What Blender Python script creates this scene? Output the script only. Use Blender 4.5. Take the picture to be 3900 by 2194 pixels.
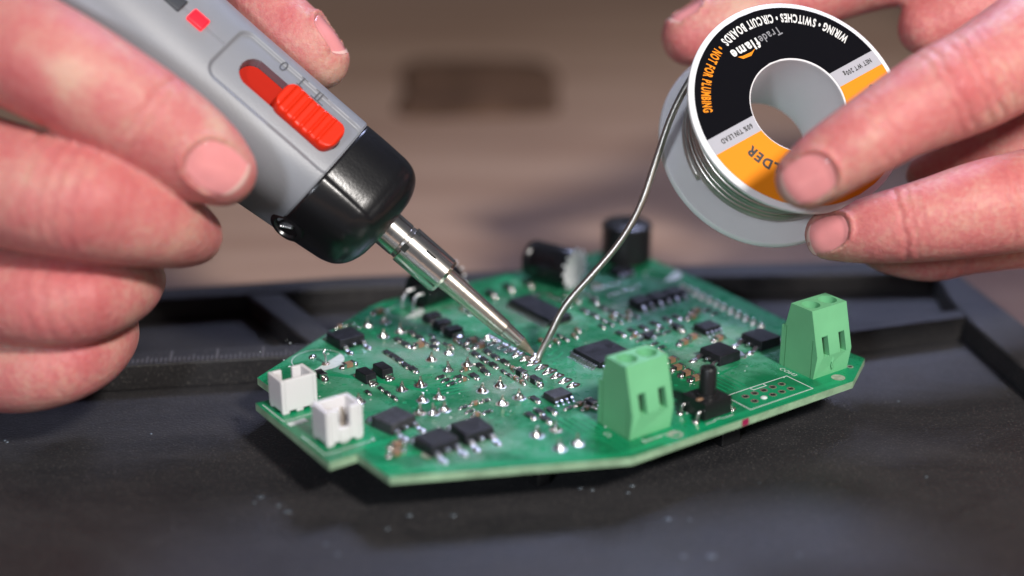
import bpy, bmesh, math, random
import numpy as np
from mathutils import Vector, Matrix

random.seed(7); RNG = np.random.default_rng(7)
for o in list(bpy.data.objects): bpy.data.objects.remove(o, do_unlink=True)
SC = bpy.context.scene
COL = SC.collection
MM = 0.001                      # everything below is written in millimetres

# ------------------------------------------------------------------ camera
PITCH = math.radians(21.08)
CAM_H = 132.3                   # lens height above the mat, mm
cam_d = bpy.data.cameras.new('camera'); cam = bpy.data.objects.new('camera', cam_d); COL.objects.link(cam)
cam.location = (0, 0, CAM_H*MM); cam.rotation_euler = (math.pi/2-PITCH, 0, 0)
cam_d.sensor_width = 36; cam_d.lens = 49.85; cam_d.clip_start = .01; cam_d.clip_end = 20
cam_d.dof.use_dof = True; cam_d.dof.focus_distance = .291; cam_d.dof.aperture_fstop = 4.7; cam_d.dof.aperture_blades = 0
SC.camera = cam
SC.render.resolution_x, SC.render.resolution_y = 1024, 576

# ------------------------------------------------------------------ light: dim room, two bench lamps in front, cool lamp behind
world = bpy.data.worlds.new('World'); SC.world = world; world.use_nodes = True
bg = world.node_tree.nodes['Background']; bg.inputs[0].default_value = (.60, .62, .72, 1); bg.inputs[1].default_value = .12
def area(name, loc, target, size, energy, color):
    d = bpy.data.lights.new(name, 'AREA'); d.shape = 'DISK'; d.size = size; d.energy = energy; d.color = color
    o = bpy.data.objects.new(name, d); COL.objects.link(o); o.location = loc
    o.rotation_euler = (Vector(target)-Vector(loc)).to_track_quat('-Z', 'Y').to_euler()
    return o
area('lamp_key', (.34, -.24, .56), (.02, .30, .02), .11, 7.4, (1, .95, .90))
area('lamp_left', (-.24, -.40, .33), (0, .29, .03), .09, 2.1, (.84, .90, 1))
lb = area('lamp_back', (.22, .88, .80), (.07, .18, .0), .30, .40, (.58, .64, 1)); lb.data.spread = math.radians(42)
vs = SC.view_settings; vs.view_transform = 'Standard'; vs.look = 'None'; vs.exposure = 0; vs.gamma = 1; vs.use_curve_mapping = False
SC.render.engine = 'CYCLES'

# ------------------------------------------------------------------ lens geometry helpers (2576 px wide frame)
FPX = 5400*2576/3900; CX, CY = 1288.0, 724.6
cP, sP = math.cos(PITCH), math.sin(PITCH)
RIGHT = np.array([1., 0, 0]); UP = np.array([0, sP, cP]); FWD = np.array([0, cP, -sP]); EYE = np.array([0, 0, CAM_H])
def at(px, py, D):
    """world point (mm) at distance D along the lens axis"""
    return EYE + D*(FWD + (px-CX)/FPX*RIGHT - (py-CY)/FPX*UP)
def on_z(px, py, z):
    r = FWD + (px-CX)/FPX*RIGHT - (py-CY)/FPX*UP
    return EYE + (z-CAM_H)/r[2]*r

# ------------------------------------------------------------------ materials
def new_mat(name):
    m = bpy.data.materials.new(name); m.use_nodes = True
    nt = m.node_tree; b = nt.nodes['Principled BSDF']
    return m, nt, b
def plain(name, col, rough=.5, metal=0, bump=0, bscale=400, var=0, vscale=60, coat=0, sss=0, spec=None, emit=None, rvar=0):
    m, nt, b = new_mat(name); L = nt.links.new
    b.inputs['Base Color'].default_value = (*col, 1); b.inputs['Roughness'].default_value = rough; b.inputs['Metallic'].default_value = metal
    tc = nt.nodes.new('ShaderNodeTexCoord')
    if spec is not None: b.inputs['Specular IOR Level'].default_value = spec
    if coat: b.inputs['Coat Weight'].default_value = coat; b.inputs['Coat Roughness'].default_value = .12
    if sss:
        b.inputs['Subsurface Weight'].default_value = sss; b.inputs['Subsurface Radius'].default_value = (1, 1, 1); b.inputs['Subsurface Scale'].default_value = .0012
    if emit: b.inputs['Emission Color'].default_value = (*emit[0], 1); b.inputs['Emission Strength'].default_value = emit[1]
    if var:
        n = nt.nodes.new('ShaderNodeTexNoise'); n.inputs['Scale'].default_value = vscale; n.inputs['Detail'].default_value = 5
        L(tc.outputs['Object'], n.inputs['Vector'])
        r = nt.nodes.new('ShaderNodeMapRange'); r.inputs[1].default_value = .3; r.inputs[2].default_value = .7
        L(n.outputs['Fac'], r.inputs[0])
        mx = nt.nodes.new('ShaderNodeMix'); mx.data_type = 'RGBA'
        mx.inputs[6].default_value = (*[max(0, c*(1-var)) for c in col], 1); mx.inputs[7].default_value = (*[min(1, c*(1+var)) for c in col], 1)
        L(r.outputs[0], mx.inputs[0]); L(mx.outputs[2], b.inputs['Base Color'])
        if rvar:
            r2 = nt.nodes.new('ShaderNodeMapRange'); r2.inputs[1].default_value = .3; r2.inputs[2].default_value = .7
            r2.inputs[3].default_value = rough-rvar; r2.inputs[4].default_value = rough+rvar
            L(n.outputs['Fac'], r2.inputs[0]); L(r2.outputs[0], b.inputs['Roughness'])
    if bump:
        n = nt.nodes.new('ShaderNodeTexNoise'); n.inputs['Scale'].default_value = bscale; n.inputs['Detail'].default_value = 4
        L(tc.outputs['Object'], n.inputs['Vector'])
        bp = nt.nodes.new('ShaderNodeBump'); bp.inputs['Strength'].default_value = bump; bp.inputs['Distance'].default_value = .0003
        L(n.outputs['Fac'], bp.inputs['Height']); L(bp.outputs[0], b.inputs['Normal'])
    return m

M = {}
M['solder'] = plain('bright_solder', (.66, .645, .63), .19, 1, bump=.25, bscale=700, var=.15, vscale=700)
M['dull_solder'] = plain('dull_solder', (.95, .94, .92), .42, 1, bump=.2, bscale=900)
M['pin'] = plain('tinned_pin', (.72, .66, .55), .3, 1)
M['lead'] = plain('tinned_lead', (.70, .70, .72), .3, 1, bump=.2, bscale=1500)
M['chip'] = plain('black_epoxy', (.012, .012, .016), .42, spec=.35, bump=.15, bscale=3000, var=.5, vscale=500, rvar=.08)
M['chip_old'] = plain('dusty_epoxy', (.03, .03, .034), .55, bump=.4, bscale=1500, var=.6, vscale=600)
M['sleeve_black'] = plain('black_sleeve', (.008, .008, .010), .25, var=.4, vscale=300)
M['stripe'] = plain('pale_print', (.50, .54, .55), .4)
M['capend'] = plain('aluminium_vent', (.92, .92, .92), .5, .0)
M['white_nylon'] = plain('white_nylon', (.74, .72, .72), .45, sss=.25, var=.03)
M['term'] = plain('green_housing', (.17, .50, .25), .38, bump=.08, bscale=1500, var=.06, vscale=120)
M['term_dark'] = plain('terminal_cage', (.05, .05, .05), .4, .7)
M['screw'] = plain('terminal_screw', (.16, .36, .22), .35, .5)
M['buzz'] = plain('black_plastic', (.012, .012, .013), .33, bump=.1, bscale=1200)
M['res'] = plain('resistor_body', (.025, .025, .032), .35, var=.3, vscale=900)
M['capbody'] = plain('ceramic_body', (.26, .15, .09), .4, var=.2, vscale=900)
M['silk'] = plain('silk_print', (.62, .68, .66), .5, var=.12, vscale=900)
M['hole'] = plain('bare_hole', (.30, .33, .26), .6, var=.3, vscale=800)
M['hole_dark'] = plain('dark_bore', (.01, .012, .01), .7)
M['copper_pad'] = plain('copper_pad', (.58, .46, .40), .32, .8, var=.35, vscale=900)
M['marker'] = plain('red_ink', (.30, .015, .07), .5)
M['grey'] = plain('grey_plastic', (.235, .245, .27), .42, bump=.12, bscale=2500, var=.04, vscale=80)
M['grey_print'] = plain('dark_grey_print', (.085, .088, .10), .5)
M['collar'] = plain('gloss_black', (.006, .006, .007), .27, bump=.10, bscale=1600, spec=.6)
M['red'] = plain('red_plastic', (.74, .026, .005), .34, spec=.3)
M['red_dark'] = plain('red_plastic_deep', (.45, .013, .003), .5, spec=.12)
M['ferrule'] = plain('polished_steel', (.82, .78, .72), .2, 1, bump=.06, bscale=600, var=.08, vscale=200)
M['shaft'] = plain('heated_steel', (.82, .74, .64), .27, 1, bump=.1, bscale=900, var=.15, vscale=150)
M['tip'] = plain('worn_tip', (.42, .36, .28), .42, .9, bump=.4, bscale=1800, var=.3, vscale=600)
M['led'] = plain('lit_led', (.8, .01, .03), .3, emit=((1, .005, .012), .9))
M['button'] = plain('dark_button', (.03, .035, .045), .4)
M['spool'] = plain('white_spool', (.86, .86, .87), .35, sss=.35, var=.03)
M['solder_wire'] = plain('solder_wire', (.50, .475, .43), .33, 1, bump=.2, bscale=500, var=.1, vscale=120)
M['lab_black'] = plain('label_black', (.004, .004, .006), .8, spec=.05)
M['lab_orange'] = plain('label_orange', (.86, .27, .008), .6, spec=.15)
M['lab_silver'] = plain('label_silver', (.42, .42, .46), .6, spec=.2)
M['lab_white'] = plain('print_white', (.74, .74, .72), .5)
M['lab_grey'] = plain('print_grey', (.22, .22, .24), .5)
M['lab_ink'] = plain('print_black', (.008, .007, .007), .5)
M['fleck'] = plain('solder_fleck', (.11, .13, .15), .35, .6)

def pcb_mat():
    m, nt, b = new_mat('solder_mask'); L = nt.links.new
    tc = nt.nodes.new('ShaderNodeTexCoord')
    n1 = nt.nodes.new('ShaderNodeTexNoise'); n1.inputs['Scale'].default_value = 55; n1.inputs['Detail'].default_value = 4; n1.inputs['Distortion'].default_value = .8
    n2 = nt.nodes.new('ShaderNodeTexNoise'); n2.inputs['Scale'].default_value = 230; n2.inputs['Detail'].default_value = 6; n2.inputs['Roughness'].default_value = .65
    n3 = nt.nodes.new('ShaderNodeTexNoise'); n3.inputs['Scale'].default_value = 1400; n3.inputs['Detail'].default_value = 3
    for n in (n1, n2, n3): L(tc.outputs['Object'], n.inputs['Vector'])
    def rng(src, a, c, lo=0, hi=1):
        r = nt.nodes.new('ShaderNodeMapRange'); r.inputs[1].default_value = a; r.inputs[2].default_value = c; r.inputs[3].default_value = lo; r.inputs[4].default_value = hi
        r.interpolation_type = 'SMOOTHSTEP'; L(src, r.inputs[0]); return r.outputs[0]
    def math_(op, a, c):
        k = nt.nodes.new('ShaderNodeMath'); k.operation = op; k.use_clamp = True
        for i, v in enumerate((a, c)):
            if isinstance(v, (int, float)): k.inputs[i].default_value = v
            else: L(v, k.inputs[i])
        return k.outputs[0]
    # flux residue lies in the populated middle of the board
    sep = nt.nodes.new('ShaderNodeSeparateXYZ'); L(tc.outputs['Object'], sep.inputs[0])
    my = math_('MULTIPLY', rng(sep.outputs[1], -.043, -.030), rng(sep.outputs[1], .044, .034))
    mxx = math_('MULTIPLY', rng(sep.outputs[0], -.050, -.040), rng(sep.outputs[0], .052, .047))
    zone = math_('MULTIPLY', my, mxx)
    resid = math_('MULTIPLY', rng(n1.outputs['Fac'], .40, .62), zone)
    fine = rng(n2.outputs['Fac'], .35, .75, .45, 1)
    resid = math_('MULTIPLY', resid, fine)
    base = nt.nodes.new('ShaderNodeMix'); base.data_type = 'RGBA'
    base.inputs[6].default_value = (.003, .160, .062, 1); base.inputs[7].default_value = (.004, .255, .105, 1)
    L(rng(n1.outputs['Fac'], .45, .55), base.inputs[0])
    mx = nt.nodes.new('ShaderNodeMix'); mx.data_type = 'RGBA'; mx.inputs[7].default_value = (.17, .37, .28, 1)
    L(math_('MULTIPLY', resid, .70), mx.inputs[0]); L(base.outputs[2], mx.inputs[6])
    sp = nt.nodes.new('ShaderNodeMix'); sp.data_type = 'RGBA'; sp.inputs[7].default_value = (.5, .55, .5, 1)
    L(math_('MULTIPLY', rng(n3.outputs['Fac'], .70, .76), zone), sp.inputs[0]); L(mx.outputs[2], sp.inputs[6])
    L(sp.outputs[2], b.inputs['Base Color'])
    L(rng(n2.outputs['Fac'], .3, .7, .2, .42), b.inputs['Roughness']); L(math_('MULTIPLY', resid, .25), b.inputs['Coat Weight']); b.inputs['Coat Roughness'].default_value = .22
    bp = nt.nodes.new('ShaderNodeBump'); bp.inputs['Strength'].default_value = .5; bp.inputs['Distance'].default_value = .0004
    L(math_('MULTIPLY', n2.outputs['Fac'], zone), bp.inputs['Height']); L(bp.outputs[0], b.inputs['Normal'])
    return m
M['pcb'] = pcb_mat()
M['fibre'] = plain('fibreglass_edge', (.26, .40, .25), .6, bump=.5, bscale=1500, var=.25, vscale=300)
M['trace'] = plain('covered_copper', (.006, .28, .115), .3, var=.12, vscale=200)
M['flux'] = None
def flux_mat():
    m, nt, b = new_mat('dried_flux'); L = nt.links.new
    b.inputs['Base Color'].default_value = (.55, .66, .60, 1); b.inputs['Roughness'].default_value = .25
    tc = nt.nodes.new('ShaderNodeTexCoord'); n = nt.nodes.new('ShaderNodeTexNoise'); n.inputs['Scale'].default_value = 260; n.inputs['Detail'].default_value = 6
    L(tc.outputs['Object'], n.inputs['Vector'])
    r = nt.nodes.new('ShaderNodeMapRange'); r.inputs[1].default_value = .30; r.inputs[2].default_value = .72; r.inputs[3].default_value = .04; r.inputs[4].default_value = .40
    L(n.outputs['Fac'], r.inputs[0])
    at_ = nt.nodes.new('ShaderNodeAttribute'); at_.attribute_name = 'fade'; k = nt.nodes.new('ShaderNodeMath'); k.operation = 'MULTIPLY'
    L(r.outputs[0], k.inputs[0]); L(at_.outputs['Fac'], k.inputs[1]); L(k.outputs[0], b.inputs['Alpha'])
    return m
M['flux'] = flux_mat()

def rubber_mat():
    m, nt, b = new_mat('dusty_rubber'); L = nt.links.new
    tc = nt.nodes.new('ShaderNodeTexCoord')
    n1 = nt.nodes.new('ShaderNodeTexNoise'); n1.inputs['Scale'].default_value = 22; n1.inputs['Detail'].default_value = 5
    n2 = nt.nodes.new('ShaderNodeTexNoise'); n2.inputs['Scale'].default_value = 2600; n2.inputs['Detail'].default_value = 2
    n3 = nt.nodes.new('ShaderNodeTexNoise'); n3.inputs['Scale'].default_value = 1900
    mp = nt.nodes.new('ShaderNodeMapping'); mp.inputs['Scale'].default_value = (1, 2.2, 1); L(tc.outputs['Object'], mp.inputs['Vector'])
    n1.inputs['Roughness'].default_value = .68; n1.inputs['Distortion'].default_value = 1.2
    L(mp.outputs[0], n1.inputs['Vector']); L(tc.outputs['Object'], n2.inputs['Vector']); L(tc.outputs['Object'], n3.inputs['Vector'])
    r = nt.nodes.new('ShaderNodeMapRange'); r.inputs[1].default_value = .35; r.inputs[2].default_value = .7; L(n1.outputs['Fac'], r.inputs[0])
    mx = nt.nodes.new('ShaderNodeMix'); mx.data_type = 'RGBA'; mx.inputs[6].default_value = (.010, .009, .0095, 1); mx.inputs[7].default_value = (.022, .0195, .0195, 1)
    L(r.outputs[0], mx.inputs[0])
    r2 = nt.nodes.new('ShaderNodeMapRange'); r2.inputs[1].default_value = .60; r2.inputs[2].default_value = .74; L(n2.outputs['Fac'], r2.inputs[0])
    mx2 = nt.nodes.new('ShaderNodeMix'); mx2.data_type = 'RGBA'; mx2.inputs[7].default_value = (.11, .097, .088, 1)
    L(r2.outputs[0], mx2.inputs[0]); L(mx.outputs[2], mx2.inputs[6]); L(mx2.outputs[2], b.inputs['Base Color'])
    b.inputs['Roughness'].default_value = .5; b.inputs['Specular IOR Level'].default_value = .5; b.inputs['Sheen Weight'].default_value = .05; b.inputs['Sheen Tint'].default_value = (.8, .85, 1, 1)
    bp = nt.nodes.new('ShaderNodeBump'); bp.inputs['Strength'].default_value = .5; bp.inputs['Distance'].default_value = .0003
    L(n3.outputs['Fac'], bp.inputs['Height']); L(bp.outputs[0], b.inputs['Normal'])
    rr = nt.nodes.new('ShaderNodeMapRange'); rr.inputs[1].default_value = .3; rr.inputs[2].default_value = .7; rr.inputs[3].default_value = .46; rr.inputs[4].default_value = .68
    L(n1.outputs['Fac'], rr.inputs[0]); L(rr.outputs[0], b.inputs['Roughness'])
    return m
M['rubber'] = rubber_mat()

def wood_mat():
    m, nt, b = new_mat('table_wood'); L = nt.links.new
    tc = nt.nodes.new('ShaderNodeTexCoord'); mp = nt.nodes.new('ShaderNodeMapping')
    mp.inputs['Rotation'].default_value = (0, 0, .5); mp.inputs['Scale'].default_value = (2.0, 14, 1); L(tc.outputs['Object'], mp.inputs['Vector'])
    n = nt.nodes.new('ShaderNodeTexNoise'); n.inputs['Scale'].default_value = 2.2; n.inputs['Detail'].default_value = 6; n.inputs['Distortion'].default_value = .6; L(mp.outputs[0], n.inputs['Vector'])
    cr = nt.nodes.new('ShaderNodeValToRGB'); cr.color_ramp.elements[0].position = .3; cr.color_ramp.elements[0].color = (.32, .20, .145, 1)
    cr.color_ramp.elements[1].position = .72; cr.color_ramp.elements[1].color = (.44, .30, .225, 1)
    L(n.outputs['Fac'], cr.inputs[0]); L(cr.outputs[0], b.inputs['Base Color']); b.inputs['Roughness'].default_value = .7; b.inputs['Specular IOR Level'].default_value = .12
    return m
M['wood'] = wood_mat()

def skin_mat(name, shift=0.):
    m, nt, b = new_mat(name); L = nt.links.new
    tc = nt.nodes.new('ShaderNodeTexCoord'); at_ = nt.nodes.new('ShaderNodeAttribute'); at_.attribute_name = 'tone'
    n1 = nt.nodes.new('ShaderNodeTexNoise'); n1.inputs['Scale'].default_value = 140; n1.inputs['Detail'].default_value = 6; n1.inputs['Roughness'].default_value = .6
    n2 = nt.nodes.new('ShaderNodeTexNoise'); n2.inputs['Scale'].default_value = 60; n2.inputs['Detail'].default_value = 3
    v = nt.nodes.new('ShaderNodeTexVoronoi'); v.inputs['Scale'].default_value = 1500; v.feature = 'DISTANCE_TO_EDGE'
    v2 = nt.nodes.new('ShaderNodeTexNoise'); v2.inputs['Scale'].default_value = 650; v2.inputs['Detail'].default_value = 4
    for n in (n1, n2, v, v2): L(tc.outputs['Object'], n.inputs['Vector'])
    a = nt.nodes.new('ShaderNodeMath'); a.operation = 'MULTIPLY_ADD'; a.inputs[1].default_value = 1.8; a.inputs[2].default_value = -.95
    n4 = nt.nodes.new('ShaderNodeTexNoise'); n4.inputs['Scale'].default_value = 900; n4.inputs['Detail'].default_value = 3; L(tc.outputs['Object'], n4.inputs['Vector'])
    av = nt.nodes.new('ShaderNodeMix'); av.inputs[0].default_value = .38; L(n1.outputs['Fac'], av.inputs[2]); L(n4.outputs['Fac'], av.inputs[3]); L(av.outputs[0], a.inputs[0])
    a2 = nt.nodes.new('ShaderNodeMath'); a2.operation = 'ADD'; a2.use_clamp = True; L(at_.outputs['Fac'], a2.inputs[0]); L(a.outputs[0], a2.inputs[1])
    cr = nt.nodes.new('ShaderNodeValToRGB'); e = cr.color_ramp.elements
    e[0].position = 0; e[0].color = (.62, .365, .285, 1); e[1].position = 1; e[1].color = (.51, .098, .112, 1)
    k = e.new(.45); k.color = (.585, .200, .188, 1)
    L(a2.outputs[0], cr.inputs[0]); L(cr.outputs[0], b.inputs['Base Color'])
    b.inputs['Subsurface Weight'].default_value = .55; b.inputs['Subsurface Radius'].default_value = (1, .28, .16); b.inputs['Subsurface Scale'].default_value = .0032
    b.inputs['Roughness'].default_value = .46; b.inputs['Specular IOR Level'].default_value = .32
    ad = nt.nodes.new('ShaderNodeMath'); ad.operation = 'MULTIPLY_ADD'; ad.inputs[1].default_value = .35
    L(v.outputs['Distance'], ad.inputs[0]); L(v2.outputs['Fac'], ad.inputs[2])
    bp = nt.nodes.new('ShaderNodeBump'); bp.inputs['Strength'].default_value = .46; bp.inputs['Distance'].default_value = .0006
    L(ad.outputs[0], bp.inputs['Height']); L(bp.outputs[0], b.inputs['Normal'])
    return m
M['skin'] = skin_mat('skin')
M['nail_edge'] = plain('nail_free_edge', (.82, .52, .46), .25, sss=.3)
M['nail'] = plain('fingernail', (.80, .31, .31), .12, coat=.8, sss=.25, var=.06, vscale=200, bump=.05, bscale=600)

# ------------------------------------------------------------------ mesh helpers
class MB:
    def __init__(s): s.v = []; s.f = []; s.m = []
    def add(s, vs, fs, mi=0):
        b = len(s.v); s.v += [tuple(map(float, p)) for p in vs]; s.f += [tuple(i+b for i in f) for f in fs]; s.m += [mi]*len(fs)
    def box(s, c, d, rz=0, mi=0, top=(1, 1)):
        cx, cy, cz = c; hx, hy, hz = d[0]/2, d[1]/2, d[2]/2; cr, sr = math.cos(rz), math.sin(rz); p = []
        for z, kx, ky in ((-hz, 1, 1), (hz, *top)):
            for x, y in ((-hx, -hy), (hx, -hy), (hx, hy), (-hx, hy)):
                x *= kx; y *= ky; p.append((cx+x*cr-y*sr, cy+x*sr+y*cr, cz+z))
        s.add(p, [(3, 2, 1, 0), (4, 5, 6, 7), (0, 1, 5, 4), (1, 2, 6, 5), (2, 3, 7, 6), (3, 0, 4, 7)], mi)
    def prism(s, poly, z0, z1, mi=0, side=None):
        n = len(poly); b = len(s.v)
        s.v += [(x, y, z0) for x, y in poly]+[(x, y, z1) for x, y in poly]
        s.f += [tuple(b+i for i in range(n-1, -1, -1)), tuple(b+n+i for i in range(n))]; s.m += [mi, mi]
        for i in range(n):
            j = (i+1) % n; s.f.append((b+i, b+j, b+n+j, b+n+i)); s.m.append(mi if side is None else side)
    def extr(s, prof, x0, x1, mi=0):
        """profile in (y,z) pushed along x"""
        n = len(prof); b = len(s.v)
        s.v += [(x0, y, z) for y, z in prof]+[(x1, y, z) for y, z in prof]
        s.f += [tuple(b+i for i in range(n-1, -1, -1)), tuple(b+n+i for i in range(n))]; s.m += [mi, mi]
        for i in range(n):
            j = (i+1) % n; s.f.append((b+i, b+j, b+n+j, b+n+i)); s.m.append(mi)
    def lathe(s, prof, n=48, c=(0, 0, 0), mi=0, closed=False, caps=True):
        """profile of (r,z) turned about z"""
        b = len(s.v); k = len(prof)
        for i in range(n):
            a = 2*math.pi*i/n
            s.v += [(c[0]+r*math.cos(a), c[1]+r*math.sin(a), c[2]+z) for r, z in prof]
        for i in range(n):
            j = (i+1) % n
            for q in range(k if closed else k-1):
                q2 = (q+1) % k
                s.f.append((b+i*k+q, b+j*k+q, b+j*k+q2, b+i*k+q2)); s.m.append(mi)
        if not closed and caps:
            for q, rev in ((0, True), (k-1, False)):
                if prof[q][0] > 1e-6:
                    idx = [b+i*k+q for i in range(n)]; s.f.append(tuple(idx[::-1] if rev else idx)); s.m.append(mi)
    def tube(s, pts, r, n=10, mi=0, caps=True):
        pts = [np.array(p, float) for p in pts]; k = len(pts)
        rr = r if hasattr(r, '__len__') else [r]*k
        t0 = pts[1]-pts[0]; t0 /= np.linalg.norm(t0)
        a = np.array([0, 0, 1.]) if abs(t0[2]) < .9 else np.array([1., 0, 0])
        nrm = np.cross(t0, a); nrm /= np.linalg.norm(nrm); b = len(s.v)
        for i in range(k):
            t = pts[min(i+1, k-1)]-pts[max(i-1, 0)]; t /= np.linalg.norm(t)
            nrm = nrm-t*(nrm@t); nrm /= np.linalg.norm(nrm); bi = np.cross(t, nrm)
            for j in range(n):
                q = 2*math.pi*j/n; s.v.append(tuple(pts[i]+rr[i]*(math.cos(q)*nrm+math.sin(q)*bi)))
        for i in range(k-1):
            for j in range(n):
                j2 = (j+1) % n; s.f.append((b+i*n+j, b+i*n+j2, b+(i+1)*n+j2, b+(i+1)*n+j)); s.m.append(mi)
        if caps:
            s.f.append(tuple(b+j for j in range(n-1, -1, -1))); s.m.append(mi)
            s.f.append(tuple(b+(k-1)*n+j for j in range(n))); s.m.append(mi)
    def blob(s, c, r, seg=10, rings=6, mi=0):
        """squashed dome sitting on the board: r = (rx, ry, height)"""
        b = len(s.v)
        for i in range(rings):
            ph = math.pi/2*i/rings
            for j in range(seg):
                th = 2*math.pi*j/seg; s.v.append((c[0]+r[0]*math.cos(ph)*math.cos(th), c[1]+r[1]*math.cos(ph)*math.sin(th), c[2]+r[2]*math.sin(ph)))
        s.v.append((c[0], c[1], c[2]+r[2]))
        for i in range(rings-1):
            for j in range(seg):
                j2 = (j+1) % seg; s.f.append((b+i*seg+j, b+i*seg+j2, b+(i+1)*seg+j2, b+(i+1)*seg+j)); s.m.append(mi)
        for j in range(seg): s.f.append((b+(rings-1)*seg+j, b+(rings-1)*seg+(j+1) % seg, b+rings*seg)); s.m.append(mi)
    def mesh(s, name, mats, smooth=None):
        me = bpy.data.meshes.new(name)
        me.from_pydata([(x*MM, y*MM, z*MM) for x, y, z in s.v], [], s.f)
        for m in (mats if isinstance(mats, (list, tuple)) else [mats]): me.materials.append(m)
        me.polygons.foreach_set('material_index', s.m)
        bm = bmesh.new(); bm.from_mesh(me); bmesh.ops.recalc_face_normals(bm, faces=bm.faces); bm.to_mesh(me); bm.free()
        if smooth is not None:
            if smooth >= 180: me.shade_smooth()
            else:
                me.shade_smooth(); me.set_sharp_from_angle(angle=math.radians(smooth))
        me.update(); return me
def link(name, me, parent=None, loc=(0, 0, 0), rz=0, bevel=0, segs=2):
    o = bpy.data.objects.new(name, me); COL.objects.link(o); o.parent = parent
    o.location = tuple(c*MM for c in loc); o.rotation_euler = (0, 0, rz)
    if bevel:
        b = o.modifiers.new('bevel', 'BEVEL'); b.width = bevel*MM; b.segments = segs; b.limit_method = 'ANGLE'; b.angle_limit = math.radians(35)
        o.modifiers.new('wn', 'WEIGHTED_NORMAL')
    return o
def build(name, mb, mats, parent=None, loc=(0, 0, 0), rz=0, bevel=0, smooth=None, segs=2):
    return link(name, mb.mesh(name, mats, smooth if smooth is not None else (40 if bevel else None)), parent, loc, rz, bevel, segs)
def empty(name, loc=(0, 0, 0), rz=0, matrix=None):
    o = bpy.data.objects.new(name, None); COL.objects.link(o); o.empty_display_size = .01
    if matrix is not None: o.matrix_world = matrix
    else: o.location = tuple(c*MM for c in loc); o.rotation_euler = (0, 0, rz)
    return o
def tag(o, label, cat, group=None):
    o['label'] = label; o['category'] = cat
    if group: o['group'] = group
def frame_matrix(origin, x, y, z):
    m = Matrix.Identity(4)
    for i, a in enumerate((x, y, z)):
        for r in range(3): m[r][i] = float(a[r])
    for r in range(3): m[r][3] = float(origin[r])*MM
    return m
def catmull(pts, n=8):
    pts = [np.array(p, float) for p in pts]; P = [2*pts[0]-pts[1]]+pts+[2*pts[-1]-pts[-2]]; out = []
    for i in range(1, len(P)-2):
        for k in range(n):
            t = k/n; a, b, c, d = P[i-1:i+3]
            out.append(.5*((2*b)+(-a+c)*t+(2*a-5*b+4*c-d)*t*t+(-a+3*b-3*c+d)*t**3))
    out.append(pts[-1]); return out
_glyph = {}
def glyph(ch, bold=.02):
    """outline of one character, 1 mm cap size, as (verts2d, faces, advance)"""
    key = (ch, bold)
    if key not in _glyph:
        cu = bpy.data.curves.new('g', 'FONT'); cu.body = ch; cu.size = 1.4; cu.offset = bold; cu.resolution_u = 3; cu.fill_mode = 'FRONT'
        ob = bpy.data.objects.new('g', cu); COL.objects.link(ob)
        dg = bpy.context.evaluated_depsgraph_get(); me = bpy.data.meshes.new_from_object(ob.evaluated_get(dg))
        vs = [(v.co.x, v.co.y) for v in me.vertices]; fs = [tuple(p.vertices) for p in me.polygons]
        bpy.data.objects.remove(ob); bpy.data.curves.remove(cu); bpy.data.meshes.remove(me)
        if vs:
            x0 = min(v[0] for v in vs); vs = [(x-x0, y) for x, y in vs]; w = max(v[0] for v in vs)+.18
        else: w = .45
        _glyph[key] = (vs, fs, w)
    return _glyph[key]
def text_line(mb, s, size, mapper, bold=.02, sx=1., mi=0):
    """mapper(x,y) -> 3-D point for text coordinates centred on x"""
    gs = [glyph(c, bold) for c in s]; W = sum(g[2] for g in gs)*size*sx; x = -W/2
    for vs, fs, w in gs:
        if vs: mb.add([mapper(x+vx*size*sx, vy*size) for vx, vy in vs], fs, mi)
        x += w*size*sx

# ------------------------------------------------------------------ table
mb = MB(); mb.prism([(-1500, -300), (1500, -300), (1500, 2200), (-1500, 2200)], -33, -3)
tb = build('table', mb, M['wood']); tb['kind'] = 'structure'

# ------------------------------------------------------------------ added dark sheet far behind, standing in for a cast shadow
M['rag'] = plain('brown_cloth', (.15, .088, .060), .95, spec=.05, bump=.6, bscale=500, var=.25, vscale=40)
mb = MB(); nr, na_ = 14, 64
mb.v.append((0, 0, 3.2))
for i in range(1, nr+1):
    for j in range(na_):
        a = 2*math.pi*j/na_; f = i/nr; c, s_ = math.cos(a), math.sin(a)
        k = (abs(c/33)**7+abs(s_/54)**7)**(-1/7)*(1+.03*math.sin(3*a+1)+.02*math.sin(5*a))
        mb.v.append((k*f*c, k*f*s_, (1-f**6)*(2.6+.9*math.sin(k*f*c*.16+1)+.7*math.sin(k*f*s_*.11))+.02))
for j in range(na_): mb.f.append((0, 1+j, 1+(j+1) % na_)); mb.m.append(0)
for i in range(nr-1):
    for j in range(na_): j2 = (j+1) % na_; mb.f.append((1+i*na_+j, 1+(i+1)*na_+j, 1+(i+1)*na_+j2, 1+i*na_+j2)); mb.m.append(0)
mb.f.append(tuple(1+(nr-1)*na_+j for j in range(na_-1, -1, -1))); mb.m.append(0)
shadow_patch = build('cloth', mb, M['rag'], None, (-14, 588, -3), .03, smooth=180)
tag(shadow_patch, 'folded dark brown cloth lying flat on the table behind the circuit board', 'cloth')

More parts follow.
